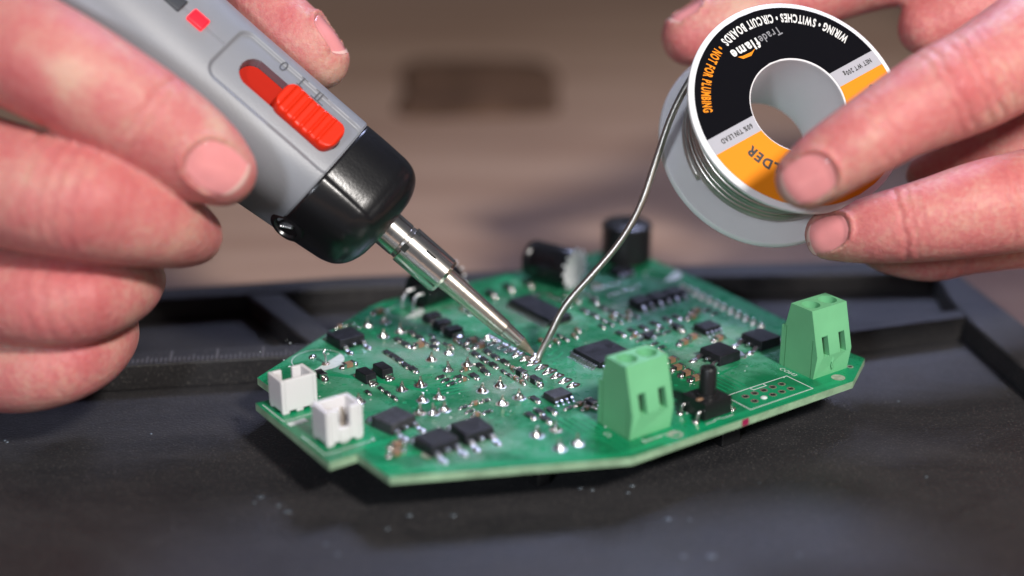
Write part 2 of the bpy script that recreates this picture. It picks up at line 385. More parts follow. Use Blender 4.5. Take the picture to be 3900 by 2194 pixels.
# ------------------------------------------------------------------ soldering mat
mat = empty('soldering_mat', (0, 250, -3)); tag(mat, 'dusty black rubber soldering mat with raised dividers and moulded ruler', 'mat')
MO = (0, -250, 3)
def mpart(name, poly, z0, z1, bevel=.8):
    mb = MB(); mb.prism([(x, y-250) for x, y in poly], z0+3, z1+3); return build(name, mb, M['rubber'], mat, bevel=bevel, segs=3)
mpart('base', [(-200, 60), (142, 60), (142.5, 160), (119.1, 304.9), (112.6, 345), (108.6, 349.9), (78.9, 347.1), (42.4, 344.4), (1.2, 341.1), (-43.2, 336.2), (-88, 327.3), (-200, 303)], -2.9, 0, .6)
mpart('rim', [(-200, 303), (-88, 327.3), (-43.2, 336.2), (1.2, 341.1), (42.4, 344.4), (78.9, 347.1), (108.6, 349.9), (112.6, 345), (108, 339),
              (78.9, 337.4), (42.4, 335.6), (1.2, 332.8), (-42.3, 328.4), (-65.3, 324), (-87.8, 320), (-200, 295)], .003, 6, 1.0)
mpart('rim', [(112.7, 344.6), (119.1, 304.9), (142.4, 160), (142.4, 60), (131, 60), (131, 160), (110.5, 281), (107.0, 306), (106.3, 322), (108.1, 338.8)], .003, 6, 1.0)
mpart('divider', [(-64.8, 323.8), (-56.6, 325.4), (-38.5, 295.8), (-45.5, 293.6)], .004, 5.7)
rul_up = [(-200, 272), (-112, 284), (-86.2, 287.5), (-49.2, 292.6), (0, 298), (78.3, 305.2), (106.9, 313.5)]
rul_lo = [(-200, 264), (-109.6, 276.9), (-85.5, 280.4), (-53.7, 285.1), (0, 291), (77, 299.4), (106.9, 308.8)]
mpart('ruler_bar', rul_up+rul_lo[::-1], .005, 6.05, .5)
mb = MB(); mb2 = MB()
d = np.array([9.83, 1.27])/9.91; nrm = np.array([-d[1], d[0]]); p0 = np.array([-84.5, 281.1])
for i in range(-40, 72):
    p = p0+d*i; L_ = 5.6 if i % 10 == 0 else (3.2 if i % 5 == 0 else 2.0)
    q = p+nrm*(L_/2+.35)
    (mb2 if i % 10 == 0 else mb).box((q[0], q[1]-250, 9.12), (.55 if i % 10 == 0 else .38, L_, .34), math.atan2(d[1], d[0]))
M['worn'] = plain('worn_rubber', (.10, .095, .10), .5)  # paler than the mat, painting in the light that embossed marks catch
build('ruler_mark', mb2, M['worn'], mat, bevel=0)
fine_marks = build('fine_ruler_mark', mb, M['worn'], mat, bevel=0); fine_marks['kind'] = 'stuff'
# stray splashes of solder on the mat
mb = MB()
for px, py, r in [(655, 1250, 1.1), (700, 1272, .8), (722, 1287, 1.0), (640, 1265, .5), (1030, 1296, .8), (1140, 1296, .9), (975, 1330, .7), (1460, 1228, .6), (1490, 1232, .7), (1590, 1222, .8), (1680, 1306, 1.0), (1735, 1308, .6),
                  (1720, 1400, .7), (1790, 1400, .9), (2010, 1398, .6), (12, 1108, .6), (18, 1112, .5), (1580, 1240, .4), (380, 1092, .4), (850, 1395, .6), (2330, 1200, .35), (1910, 1215, .3), (2260, 1010, .35), (820, 1370, .5)]:
    q = on_z(px, py, .02)
    mb.blob((q[0], q[1]-250, 3.02), (r*random.uniform(.8, 1.5)*.75, r*.55, .22), 9, 3)
fl = build('solder_fleck', mb, M['fleck'], mat, smooth=180); fl['kind'] = 'stuff'

# ------------------------------------------------------------------ circuit board
PHI = math.radians(35.4); BZ = 10.0
OB = np.array([5.027, 276.122, BZ])
board = empty('circuit_board', OB, PHI)
tag(board, 'green circuit board with soldered chips lying on the black mat', 'circuit board')
outline = [(-52.8, 25.0), (-52.6, 13.9), (-58.4, 14.2), (-58.5, -16.3), (-52.7, -16.3), (-52.2, -27.2), (-12.3, -46.6), (46, -47.3), (56.7, -40.9), (56.5, -37), (58.4, -15.8), (60.2, 8.4), (60.5, 40.5), (56, 44.5), (34.5, 44.3), (-9, 46.8), (-14.3, 45.7)]
mb = MB(); mb.prism(outline, -1.6, 0, 0, 1)
mb.m[0] = 0
build('substrate', mb, [M['pcb'], M['fibre']], board)
S = .03   # printed layers
# copper runs under the mask
mb = MB()
def trace(pts, w):
    pts = [np.array(p, float) for p in pts]; L_, R_ = [], []
    for i, p in enumerate(pts):
        t = pts[min(i+1, len(pts)-1)]-pts[max(i-1, 0)]; t /= np.linalg.norm(t); n = np.array([-t[1], t[0]])
        L_.append(p+n*w/2); R_.append(p-n*w/2)
    k = len(pts); zt_ = .008+.0003*(len(mb.f) % 60)
    mb.add([(p[0], p[1], zt_) for p in L_+R_], [(i, k+i, k+i+1, i+1) for i in range(k-1)])
for i in range(7): trace([(-46+i*1.1, 22-i*.4), (-40+i*1.1, 18-i*1.6), (-26, 4-i*1.4), (-20, 3-i*1.4)], .45)
for i in range(9): trace([(0+i*.1, 13-i*2.6), (4, 13-i*2.6), (6.5, 11.5-i*2.1)], .4)
for i in range(8): trace([(51, 9-i*2.8), (46, 8-i*2.8), (42, 4-i*2.0), (36, 4-i*2.0)], .4)
for i in range(5): trace([(-12+i*1.4, -44+i*.2), (-12+i*1.4, -38), (-15+i*1.4, -34), (-15+i*1.4, -27)], .5)
for i in range(6): trace([(20+i*1.3, -36), (20+i*1.3, -31+i*.4), (24+i*1.6, -28)], .4)
for i in range(5): trace([(-50+i*1.2, -14), (-50+i*1.2, -18-i*.5), (-46+i*1.2, -22-i*.5)], .6)
for i in range(6): trace([(-6+i*.9, 42), (-6+i*.9, 37-i), (4+i*.9, 28-i), (8, 26-i)], .4)
trace([(-55, -14.9), (-44, -14.9)], .9); trace([(-50, -26.3), (-13, -44.6), (44, -45.6)], 1.4); trace([(58.4, 36), (58.6, 8), (57, -14), (55, -34)], 1.1)
build('copper_traces', mb, M['trace'], board)['kind'] = 'stuff'
# silk print
def strip(mb, pts, w, z=S, closed=False):
    pts = [np.array(p, float) for p in pts]
    segs = list(zip(pts, pts[1:]+([pts[0]] if closed else []))) if closed else list(zip(pts[:-1], pts[1:]))
    for i, (a, b) in enumerate(segs):
        t = (b-a)/np.linalg.norm(b-a); n = np.array([-t[1], t[0]])*w/2; e = t*w/2; zz = z+.002*(i % 2)
        mb.add([(*(a-e+n), zz), (*(a-e-n), zz), (*(b+e-n), zz), (*(b+e+n), zz)], [(0, 1, 2, 3)])
def ring(mb, c, r0, r1, a0, a1, z=S, n=40):
    vs = []
    for i in range(n+1):
        a = a0+(a1-a0)*i/n; vs += [(c[0]+r0*math.cos(a), c[1]+r0*math.sin(a), z), (c[0]+r1*math.cos(a), c[1]+r1*math.sin(a), z)]
    mb.add(vs, [(2*i, 2*i+1, 2*i+3, 2*i+2) for i in range(n)])
def segment(mb, c, r, a0, a1, z=S, n=24):
    vs = [(c[0]+r*math.cos(a0+(a1-a0)*i/n), c[1]+r*math.sin(a0+(a1-a0)*i/n), z) for i in range(n+1)]
    mb.add(vs, [tuple(range(n+1))])
mb = MB()
strip(mb, [(20.2, -37.4), (26.3, -37.45), (26.3, -38.55), (29.9, -38.55), (29.9, -37.5), (36.7, -37.6), (36.6, -45), (19.4, -44.75), (19.6, -37.4)], .26)
strip(mb, [(26.3, -37.45), (29.9, -37.5)], .26, S+.004)
build('header_outline', mb, M['silk'], board); mb = MB()
for cc, rr in (((-38.4, 25.6), 5.6), ((55.2, 22.3), 4.7), ((-8.9, 38.2), 4.2)):
    rb = MB(); ring(rb, cc, rr-.17, rr, 0, 2*math.pi); segment(rb, cc, rr-.2, math.radians(-128), math.radians(2), S+.003); build('silk_circle', rb, M['silk'], board)
strip(mb, [(-57.6, 12.6), (-57.6, 3.6), (-47.6, 3.6)], .22); strip(mb, [(-57.6, -4), (-57.6, -13.2), (-47.2, -13.2), (-47.2, -12.2)], .22)
mb.add([(-57.5, 1.0, S), (-53.6, 1.0, S), (-53.6, 2.7, S), (-57.5, 2.7, S)], [(0, 1, 2, 3)])
strip(mb, [(8, -44.4), (10.2, -44.4), (10.6, -44.0), (12, -44.0), (12.4, -44.4), (15, -44.4)], .22)
text_line(mb, 'CON3', 1.15, lambda x, y: (38.95-y, -36.5-x, S), .01)
text_line(mb, 'Battery', 1.15, lambda x, y: (-3.6+x, -43.5+y, S), .01)
text_line(mb, 'C7', 1.1, lambda x, y: (-9.6-y, -37-x, S), .01)
build('silkscreen_print', mb, M['silk'], board)['kind'] = 'stuff'

def part(name, mb, mats, loc, rz=0, bevel=0, smooth=None): return build(name, mb, mats, board, (*loc, 0) if len(loc) == 2 else loc, rz, bevel, smooth)
def dup(o, loc, rz=0, parent=board):
    c = o.copy(); COL.objects.link(c); c.parent = parent; c.location = (loc[0]*MM, loc[1]*MM, (loc[2] if len(loc) > 2 else 0)*MM); c.rotation_euler = (0, 0, rz)
    for ch in o.children:
        d = ch.copy(); COL.objects.link(d); d.parent = c
    return c

# drilled holes
def hole(name, loc, r, mm_):
    mb = MB(); mb.lathe([(r*.62, .02), (r*.66, .05), (r, .045), (r, .01)], 24)
    h = part(name, mb, mm_, loc, smooth=40)
    mb = MB(); mb.lathe([(.001, .025), (r*.64, .025)], 24, caps=False); build('bore', mb, M['hole_dark'] if r < 1 else M['hole'], h)
    return h
hole('mounting_hole', (44.8, -44.3), 1.45, M['hole']); hole('mounting_hole', (.3, -44.2), 1.5, M['hole']); hole('mounting_hole', (50.9, -42), .7, M['hole']); hole('mounting_hole', (-42, -24.2), 1.5, M['hole'])
pad = hole('plated_hole', (22.85, -39.82), .82, M['copper_pad'])
for x, y in [(25.4, -39.8), (27.94, -39.83), (30.48, -39.8), (33.0, -39.83), (22.86, -42.38), (27.92, -42.4), (30.42, -42.43), (32.9, -42.46)]: dup(pad, (x, y))
mb = MB(); mb.blob((0, 0, 0), (.75, .7, .35)); part('solder_blob', mb, M['silk'], (25.44, -42.35), smooth=180)
mb = MB(); mb.prism([(0, -.0), (1.75, -.0), (1.75, .3), (0, .3)], -1.5, -.12); part('marker_dash', mb, M['marker'], (15.1, -46.97), -.012)

# ---- DPAK transistors
def dpak(loc, rz, old=False, tab=True):
    mb = MB(); mb.box((0, 0, 1.25), (6.5, 6.1, 2.2), top=(.95, .94)); b = part('transistor', mb, M['chip_old'] if old else M['chip'], loc, rz, bevel=.22)
    for x in (-2.3, 2.3):
        mb = MB(); mb.extr([(-2.9, 1.15), (-3.7, 1.1), (-4.3, .45), (-5.9, .28), (-5.9, .03), (-4.1, .05), (-3.4, .7), (-2.9, .75)], x-.45, x+.45)
        mb.blob((x, -5.4, 0), (.75, 1.1, .5)); build('lead', mb, M['lead'], b, smooth=30)
    mb = MB(); mb.box((0, -3.4, .95), (.8, 1.0, .5)); build('lead_stub', mb, M['lead'], b, bevel=.1)
    if tab:
        mb = MB(); mb.prism([(-2.7, 2.6), (2.7, 2.6), (2.7, 4.6), (1.7, 5.4), (-1.7, 5.4), (-2.7, 4.6)], .05, .55); mb.blob((0, 4.6, 0), (3.0, 1.9, .35)); build('tab', mb, M['lead'], b, smooth=30)
    return b
dpak((-29.1, 30.2), .05); dpak((-39.4, -22.6), .06); dpak((-31.4, -22.5), -.04); dpak((-41.3, -10.4), .2, True)
dpak((31.4, -23.2), -math.pi/2); dpak((44.0, -22.6), -math.pi/2)

# ---- gull-wing packages
def gull(name, loc, rz, bx, by, h, sides, pitch, nx, ny=0, lw=.3, span=1.2, mm_='chip'):
    mb = MB(); mb.box((0, 0, h/2+.1), (bx, by, h-.2), top=(.97, .97)); b = part(name, mb, M[mm_], loc, rz, bevel=.15)
    def pin(mb, pos, ang):
        k = len(mb.v)
        mb.extr([(-.1, h*.55), (-.42*span, h*.5), (-.62*span, .18), (-span, .14), (-span, .02), (-.55*span, .04), (-.34*span, h*.38), (-.1, h*.4)], -lw/2, lw/2)
        c, s_ = math.cos(ang), math.sin(ang)
        for i in range(k, len(mb.v)):
            x, y, z = mb.v[i]; mb.v[i] = (x*c-y*s_+pos[0], x*s_+y*c+pos[1], z)
    for sd in sides:
        n = nx if sd in 'fb' else ny; mb = MB()
        for i in range(n):
            o_ = (i-(n-1)/2)*pitch
            if sd == 'f': pin(mb, (o_, -by/2), 0)
            if sd == 'b': pin(mb, (o_, by/2), math.pi)
            if sd == 'l': pin(mb, (-bx/2, o_), -math.pi/2)
            if sd == 'r': pin(mb, (bx/2, o_), math.pi/2)
        build('lead_row', mb, M['lead'], b)
    return b
gull('flat_pack_chip', (12.0, -8.0), 0, 9.6, 9.4, 1.5, 'lrfb', .8, 11, 11, .38, 1.7, 'chip')
gull('memory_chip', (15.6, 19.7), 0, 6.3, 16.2, 1.7, 'lr', .65, 0, 24, .3, 1.2)
gull('driver_chip', (39.7, -10.3), 0, 4.9, 3.9, 1.6, 'fb', 1.27, 4, 0, .42, 1.1)
gull('driver_chip', (-8.5, -19.0), 0, 4.6, 3.7, 1.5, 'fb', 1.27, 4, 0, .45, 1.1, 'chip_old')
gull('driver_chip', (58.0-11, 28.6), 0, 5.0, 4.0, 1.7, 'fb', 1.27, 4, 0, .45, 1.1)
for x in (37.2, 42.4, 47.4): gull('optocoupler', (x-.2, 9.2), .02, 4.5, 4.0, 2.1, 'fb', 2.54, 2, 0, .6, 1.5)
mb = MB()
# ---- diodes
def diode(loc, rz, lx=2.7, ly=4.4, h=2.1):
    mb = MB(); mb.box((0, 0, h/2+.05), (lx, ly, h-.1), top=(.9, .92)); b = part('diode', mb, M['chip'], loc, rz, bevel=.18)
    for s_ in (-1, 1):
        mb = MB(); mb.box((0, s_*(ly/2+.1), .55), (lx*.62, .35, 1.0)); mb.blob((0, s_*(ly/2+.75), 0), (lx*.42, .85, .55)); build('terminal', mb, M['solder'], b, smooth=35)
    return b
diode((-35.1, 11.0), .05); diode((-30.9, 11.3), 0)
for p in ((-7.4, 20.6), (-7.3, 25.3), (-7.0, 30.0)): diode(p, .0, 4.0, 2.6, 1.8)
def small(name, bodym, size, loc, rz):
    lx, ly, h = size; mb = MB(); mb.box((0, 0, h/2+.04), (lx*.58, ly, h)); b = part(name, mb, M[bodym], loc, rz, bevel=.06)
    for s_ in (-1, 1):
        mb = MB(); mb.box((s_*lx*.40, 0, h/2+.06), (lx*.22, ly*1.02, h*1.04)); mb.blob((s_*lx*.60, 0, 0), (lx*.28, ly*.56, h*.75), 8, 4); build('end_cap', mb, M['solder'], b, smooth=40)
    return b
res0 = None
smd_w = [(-14.7, 26.17), (-14.75, 23.07), (-13.2, 19.4), (-19.14, 21.59), (-14.96, 16.81), (-24.72, 19.87), (-24.63, 17.6), (-24.67, 15.2), (-24.97, 12.0), (-24.7, 9.5), (-6.99, 7.86), (-7.14, 4.9), (-16.23, -.66), (-13.21, -.04), (-9.9, 1.6), (-7.02, 1.6), (-12.58, -16.84), (-17.63, -22.2), (-15.2, -21.9), (-12.9, -22.7), (-16.09, -25.2), (29.94, 17.73), (29, 13.19), (29.29, 10.25), (22.67, -.72), (25.79, -1.04), (28.94, -1.04), (32.63, -.75), (36.56, -.26), (39.2, -.67),
         (-9.8, 8.4), (-9.9, 5.0), (-19.2, 24.6), (24.5, 14.6), (24.6, 11.2), (-12.4, 2.9)]
for i, p in enumerate(smd_w):
    if res0 is None: res0 = small('resistor', 'res', (2.2, 1.3, .5), p, math.pi/2)
    else: dup(res0, p, math.pi/2+random.uniform(-.05, .05))
cap0 = None
for p in [(-34.75, 18.9), (-17.0, 19.2), (-6.4, 14.49), (-6.53, 11.3), (-14.4, 41.2), (-45.29, -18.1), (44.87, -.81), (34.17, -11.7), (38.2, -15.6), (21.87, -18.48), (20.49, -22.04), (20.05, -25.2), (20.06, -28.2), (42.0, -2.8), (-47.0, -20.6), (30.6, -12.8)]:
    if cap0 is None: cap0 = small('ceramic_capacitor', 'capbody', (2.6, 1.4, .95), p, 0)
    else: dup(cap0, p, random.uniform(-.06, .06))
# dense field of tiny parts and plated vias
taken = [(x, y, 1.9) for x, y in smd_w]+[(x, y, 2.0) for x, y in ((-34.75, 18.9), (-17, 19.2), (-6.4, 14.5), (-6.5, 11.3), (-14.4, 41.2), (34.2, -11.7), (38.2, -15.6))]
taken += [(x, y, r) for x, y, r in ((-29.1, 29, 6.5), (-39.4, -24, 6.5), (-31.4, -24, 6.5), (-41.3, -12, 6), (29.5, -23.2, 6.3), (42.5, -22.6, 6.3), (12, -8, 7.6), (15.6, 14, 6), (15.6, 19.7, 6), (15.6, 25, 6), (39.7, -10.3, 4), (-8.5, -19, 4), (47, 28.6, 4.2), (42, 9, 8.5), (-35, 11, 3.6), (-31, 11.3, 3.6), (-7.3, 25, 4.5), (-7.3, 20.6, 3.2), (-7, 30, 3.2), (-3, -36, 8.5), (45, -37, 8.5), (-52, 0, 14), (11.7, -40, 6.5), (28, -41, 10), (55, 36, 8), (30, 34, 8), (0, 40, 8), (-38.4, 25.6, 6.3), (55.2, 22.3, 5.4))]
taken += [(x, y, 1.9) for x, y in [(-18.71, 11.81), (-13.92, 12.49), (-18.73, 5.27), (-13.96, 5.27), (-31.53, 2.69), (-27.32, 2.36), (-20.35, 35.93), (-15.98, 35.76), (-20.5, 28.72), (-16.16, 28.78), (-41.51, 2.71), (-30.83, -3.97), (-27.41, -4.78), (-32.1, -10.04), (-29.56, -10.07), (-34.2, -8.4), (-18.66, -7.27), (-14.44, -7.41), (-18.73, -14.39), (-14.4, -14.03), (-21.2, -29.24), (-16.98, -29.53), (-20.99, -36.1), (-17.07, -36.47)]]
def clear(x, y, r):
    if abs(x+2.1) < 3.2+r and -18 < y < 17: return False
    if abs(x-52) < 3 and -20 < y < 15: return False
    return all((x-a)**2+(y-b)**2 > (c+r)**2 for a, b, c in taken)
rn = np.random.default_rng(3); r6 = c6 = None
for gx, gy, nx, ny, dx, dy, vert in [(-24, 24, 4, 3, 2.6, 2.2, 1), (-12, 9, 2, 9, 2.7, 1.9, 1), (-22, -1, 3, 4, 3, 2, 0), (-10, -9, 2, 5, 2.4, 2.2, 1), (-26, -16, 4, 3, 2.6, 2.2, 0), (6, 4, 5, 2, 2.5, 2.1, 1), (24, 20, 4, 4, 2.5, 2.4, 1), (22, 5, 6, 2, 2.5, 2.5, 1), (24, -6, 4, 3, 2.6, 2.2, 0), (-12, -26, 3, 4, 2.6, 2.2, 0), (48, -4, 1, 4, 2.5, 2.4, 0), (8, -20, 4, 4, 2.7, 2.3, 1), (20, -14, 3, 3, 2.6, 2.3, 0), (-44, 0, 4, 3, 3.0, 2.6, 1), (2, 29, 3, 3, 2.4, 2.3, 1), (22, 29, 4, 2, 2.6, 2.4, 0), (-26, 34, 2, 3, 2.6, 2.3, 0), (30, 25, 4, 2, 2.4, 2.6, 1)]:
    for ix in range(nx):
        for iy in range(ny):
            x, y = gx+ix*dx, gy+iy*dy
            if rn.uniform() < .18 or not clear(x, y, .75): continue
            taken.append((x, y, .95)); rz = (math.pi/2 if vert else 0)+rn.uniform(-.06, .06)
            if rn.uniform() < .62:
                if r6 is None: r6 = small('resistor', 'res', (1.55, .8, .42), (x, y), rz)
                else: dup(r6, (x, y), rz)
            else:
                if c6 is None: c6 = small('ceramic_capacitor', 'capbody', (1.55, .85, .7), (x, y), rz)
                else: dup(c6, (x, y), rz)
mv = MB(); nvia = 0
while nvia < 190:
    x, y = rn.uniform(-50, 55), rn.uniform(-43, 42)
    if x+y < -62 or x-y > 88 or y-x > 62 or y+1.9*x > 120: continue
    if not clear(x, y, .2): continue
    mv.lathe([(.16, .02), (.2, .05), (.42, .045), (.46, .012)], 10, (x, y, 0), caps=False); nvia += 1
build('vias', mv, M['trace'], board, smooth=60)['kind'] = 'stuff'
mel = None
for p in [(-7.79, -5.46), (-7.68, -10.43), (18.29, 36.1), (23.77, 35.5), (12.58, 35.0), (34.67, -6.07), (-42.0, 17.4), (-4.9, -25.4)]:
    if mel is None: mel = small('signal_diode', 'chip', (2.9, 1.5, 1.2), p, math.pi/2)
    else: dup(mel, p, math.pi/2)
gull('sot_transistor', (26.4, -6.0), .5, 2.9, 1.5, 1.1, 'fb', 1.0, 2, 0, .5, .9)
# ---- bare pads of an empty footprint
sp = None
for x, y in [(35.43, 18.9), (37.51, 19.1), (39.93, 19.3), (42.3, 19.4), (44.5, 19.7), (35.6, 24.0), (37.7, 24.1), (40.0, 24.2), (42.4, 24.4)]:
    if sp is None:
        mb = MB(); mb.box((0, 0, .05), (.8, 2.0, .1)); mb.blob((0, 0, .1), (.42, .95, .28), 8, 4); sp = part('solder_pad', mb, M['solder'], (x, y), smooth=40)
    else: dup(sp, (x, y))
# ---- row of header joints near the far edge
hj = None
for i in range(12):
    p = (52.9-.2*i, 12.6-2.6*i*1.0-.0)
    if hj is None:
        mb = MB(); mb.blob((0, 0, 0), (1.05, .85, 1.0), 14, 8); mb.tube([(0, 0, .6), (0, 0, 1.35)], .28, 8); hj = part('solder_joint', mb, M['dull_solder'], p, smooth=50)
    else: dup(hj, p, random.uniform(-.2, .2))
# ---- row under the iron: long joints
for i in range(12):
    p = (-2.1+random.uniform(-.1, .1), 14.2-2.742*i)
    mb = MB(); L_ = random.uniform(1.75, 2.05)
    mb.blob((0, 0, 0), (L_, .78, .55), 16, 6); mb.blob((-.2, .05, .25), (1.15, .5, random.uniform(.55, .8)), 12, 6)
    part('solder_joint', mb, M['solder'], p, random.uniform(-.08, .08), smooth=60)
mb = MB(); mb.blob((0, 0, 0), (2.2, 1.15, .5), 18, 7); mb.blob((.2, .1, .2), (1.1, .9, 1.0), 16, 7); part('molten_solder', mb, M['solder'], (-.6, -.3), .1, smooth=80)
# ---- through-hole joints: cone of solder with a clipped pin
cones = [(-18.71, 11.81), (-13.92, 12.49), (-18.73, 5.27), (-13.96, 5.27), (-31.53, 2.69), (-27.32, 2.36), (-20.35, 35.93), (-15.98, 35.76), (-20.5, 28.72), (-16.16, 28.78), (-41.51, 2.71), (-30.83, -3.97), (-27.41, -4.78), (-32.1, -10.04), (-29.56, -10.07), (-34.2, -8.4), (-18.66, -7.27), (-14.44, -7.41), (-18.73, -14.39), (-14.4, -14.03), (-21.2, -29.24), (-16.98, -29.53), (-20.99, -36.1), (-17.07, -36.47)]
for i, p in enumerate(cones):
    mb = MB(); r = random.uniform(.8, 1.0); h = random.uniform(1.1, 1.4)
    prof = [(r*1.12, 0), (r*1.05, .12), (r*.82, .38*h), (r*.55, .66*h), (.42, h), (.001, h*1.05)]
    mb.lathe(prof, 14)
    for k in range(len(mb.v)):
        x, y, z = mb.v[k]; a = math.atan2(y, x); w = 1+.10*math.sin(3*a+i)+.07*math.sin(5*a+2*i); mb.v[k] = (x*w, y*w, z)
    j = part('solder_joint', mb, M['solder'], p, i*.7, smooth=60)
    pm = MB(); pm.lathe([(r*.9, .035), (r*1.42, .03), (r*1.5, .012)], 18, caps=False); build('pad_ring', pm, M['copper_pad'] if i % 3 == 0 else M['lead'], j)
    mb = MB(); t = random.uniform(-.15, .15); mb.tube([(0, 0, h*.8), (t, t*.6, h+random.uniform(.5, .9))], [.3, .24], 8); build('clipped_pin', mb, M['pin'], j, smooth=40)
# loose lead standing in the big silk circle
mb = MB(); mb.lathe([(.9, 0), (.75, .2), (.45, .3), (.001, .32)], 12); j = part('solder_joint', mb, M['copper_pad'], (-38.0, 22.9), smooth=60)
mb = MB(); mb.tube(catmull([(0, 0, .2), (.05, .1, 1.6), (-.2, .3, 2.6), (.35, .5, 3.1)], 4), .26, 8); build('wire_stub', mb, M['lead'], j, smooth=60)
mb = MB(); mb.blob((0, 0, 0), (1.1, .8, .6)); part('solder_joint', mb, M['solder'], (-38.6, 27.6), .4, smooth=60)
mb = MB(); mb.blob((0, 0, 0), (1.4, 1.1, .7)); part('solder_joint', mb, M['solder'], (-51.8, 14.8), .4, smooth=60)
# beads of flux / solder around
mb = MB()
for i in range(150):
    x, y = RNG.uniform(-48, 50), RNG.uniform(-42, 40)
    if x+y*1.0 < -66: continue
    r = RNG.uniform(.08, .22); mb.blob((x, y, .02), (r*RNG.uniform(.8, 1.8), r, r*.6), 6, 3)
build('solder_beads', mb, M['silk'], board, smooth=180)['kind'] = 'stuff'
# dried flux puddles, thin glassy films
mb = MB(); fade = []
for cx, cy, r, e in [(-33, -22, 13, .9), (-12, 12, 11, 1.3), (14, 18, 9, 1.6), (-24, 18, 9, 1.2), (-14, -8, 9, 1.0), (40, -14, 9, 1.1), (13, -9, 8.5, 1), (34, 10, 10, .8), (-5, 32, 9, .8), (28, -20, 8, .8)]:
    n = 40; ph = RNG.uniform(0, 6, 3); vs = [(cx, cy, .06)]; fade.append(1.)
    for rr, z, fd in ((.3, .06, .95), (.55, .058, .7), (.8, .05, .35), (1., .024, 0)):
        for k in range(n):
            a = 2*math.pi*k/n; w = r*rr*(1+.16*math.sin(2*a+ph[0])+.10*math.sin(3*a+ph[1])+.05*math.sin(7*a+ph[2])); vs.append((cx+w*math.cos(a), cy+w*e*math.sin(a), z+.0008*(cx % 5))); fade.append(fd)
    fs = [(0, 1+k, 1+(k+1) % n) for k in range(n)]
    for q in range(3): fs += [(1+q*n+k, 1+(q+1)*n+k, 1+(q+1)*n+(k+1) % n, 1+q*n+(k+1) % n) for k in range(n)]
    mb.add(vs, fs)
film = build('flux_film', mb, M['flux'], board, smooth=180); film['kind'] = 'stuff'
film.data.attributes.new('fade', 'FLOAT', 'POINT').data.foreach_set('value', fade)

# ---- screw terminals
def terminal(loc):
    W = 10.1; prof = [(0, 0), (-.7, 5), (1.7, 14.5), (7.5, 14.5), (8.9, 8.4), (9.0, 0)]
    mb = MB(); mb.extr(prof, 0, W); b = part('terminal_block', mb, M['term'], loc, 0, bevel=.18)
    # screw wells and wire mouths are cut out of the housing
    cut = MB()
    for x in (2.6, 7.5):
        cut.lathe([(.001, 11.2), (2.0, 11.2), (2.0, 15.5), (.001, 15.5)], 32, (x, 4.6, 0))
        cut.box((x+.15, 0, 6.6), (1.75, 4.2, 4.0)); 
        # sloped throat above the mouth
        cut.extr([(-2.0, 8.4), (.55, 8.4), (-.2, 10.6), (-2., 10.6)], x-.72, x+1.02)
    for y0, y1, z1 in ((.75, .98, 8.6), (8.15, 8.4, 9.6)): cut.box((-.0, (y0+y1)/2, z1/2-.3), (.7, y1-y0, z1))
    cme = cut.mesh('cut', M['term']); co = bpy.data.objects.new('cut', cme); COL.objects.link(co); co.parent = b
    bo = b.modifiers.new('wells', 'BOOLEAN'); bo.object = co; bo.operation = 'DIFFERENCE'; bo.solver = 'EXACT'; bo.use_self = True
    b.modifiers.move(len(b.modifiers)-1, 0)
    bpy.context.view_layer.update(); dg = bpy.context.evaluated_depsgraph_get()
    for md in list(b.modifiers)[1:]: md.show_viewport = False
    dg.update(); me = bpy.data.meshes.new_from_object(b.evaluated_get(dg)); b.modifiers.remove(b.modifiers[0]); b.data = me
    for md in b.modifiers: md.show_viewport = True
    bpy.data.objects.remove(co)
    for x in (2.6, 7.5):
        mb = MB(); mb.lathe([(.001, 12.2), (1.55, 12.2), (1.75, 11.9), (1.75, 11.25)], 28, (x, 4.6, 0)); sc = build('screw', mb, M['screw'], b, smooth=40)
        mb = MB(); mb.box((x, 4.6, 12.21), (3.0, .45, .12), .6); build('slot', mb, M['term_dark'], sc)
        mb = MB(); mb.box((x+.15, 1.5, 6.6), (1.6, .3, 3.6)); build('wire_clamp', mb, M['term_dark'], b)
        mb = MB(); mb.blob((0, 0, 0), (.5, .5, .3)); mb.v = [(x-.45+p[0], .75-p[2], 5.4+p[1]) for p in mb.v]; build('clamp_edge', mb, M['solder'], b, smooth=60)
    mb = MB(); mb.box((W/2, 9.35, 4.6), (W, .7, 9.2)); build('back_flange', mb, M['term'], b, bevel=.15)
    return b
terminal((39.8, -42.0)); terminal((-8.35, -41.1))
mb = MB(); mb.blob((0, 0, 0), (.35, 1.9, .25)); mb.v = [(4.9+.25*math.sin(p[1]*3)+p[0], -.42-p[2]*.8+.0, 3.0+p[1]) for p in mb.v]
part('glue_drip', mb, M['term'], (39.8, -42.0), smooth=60)

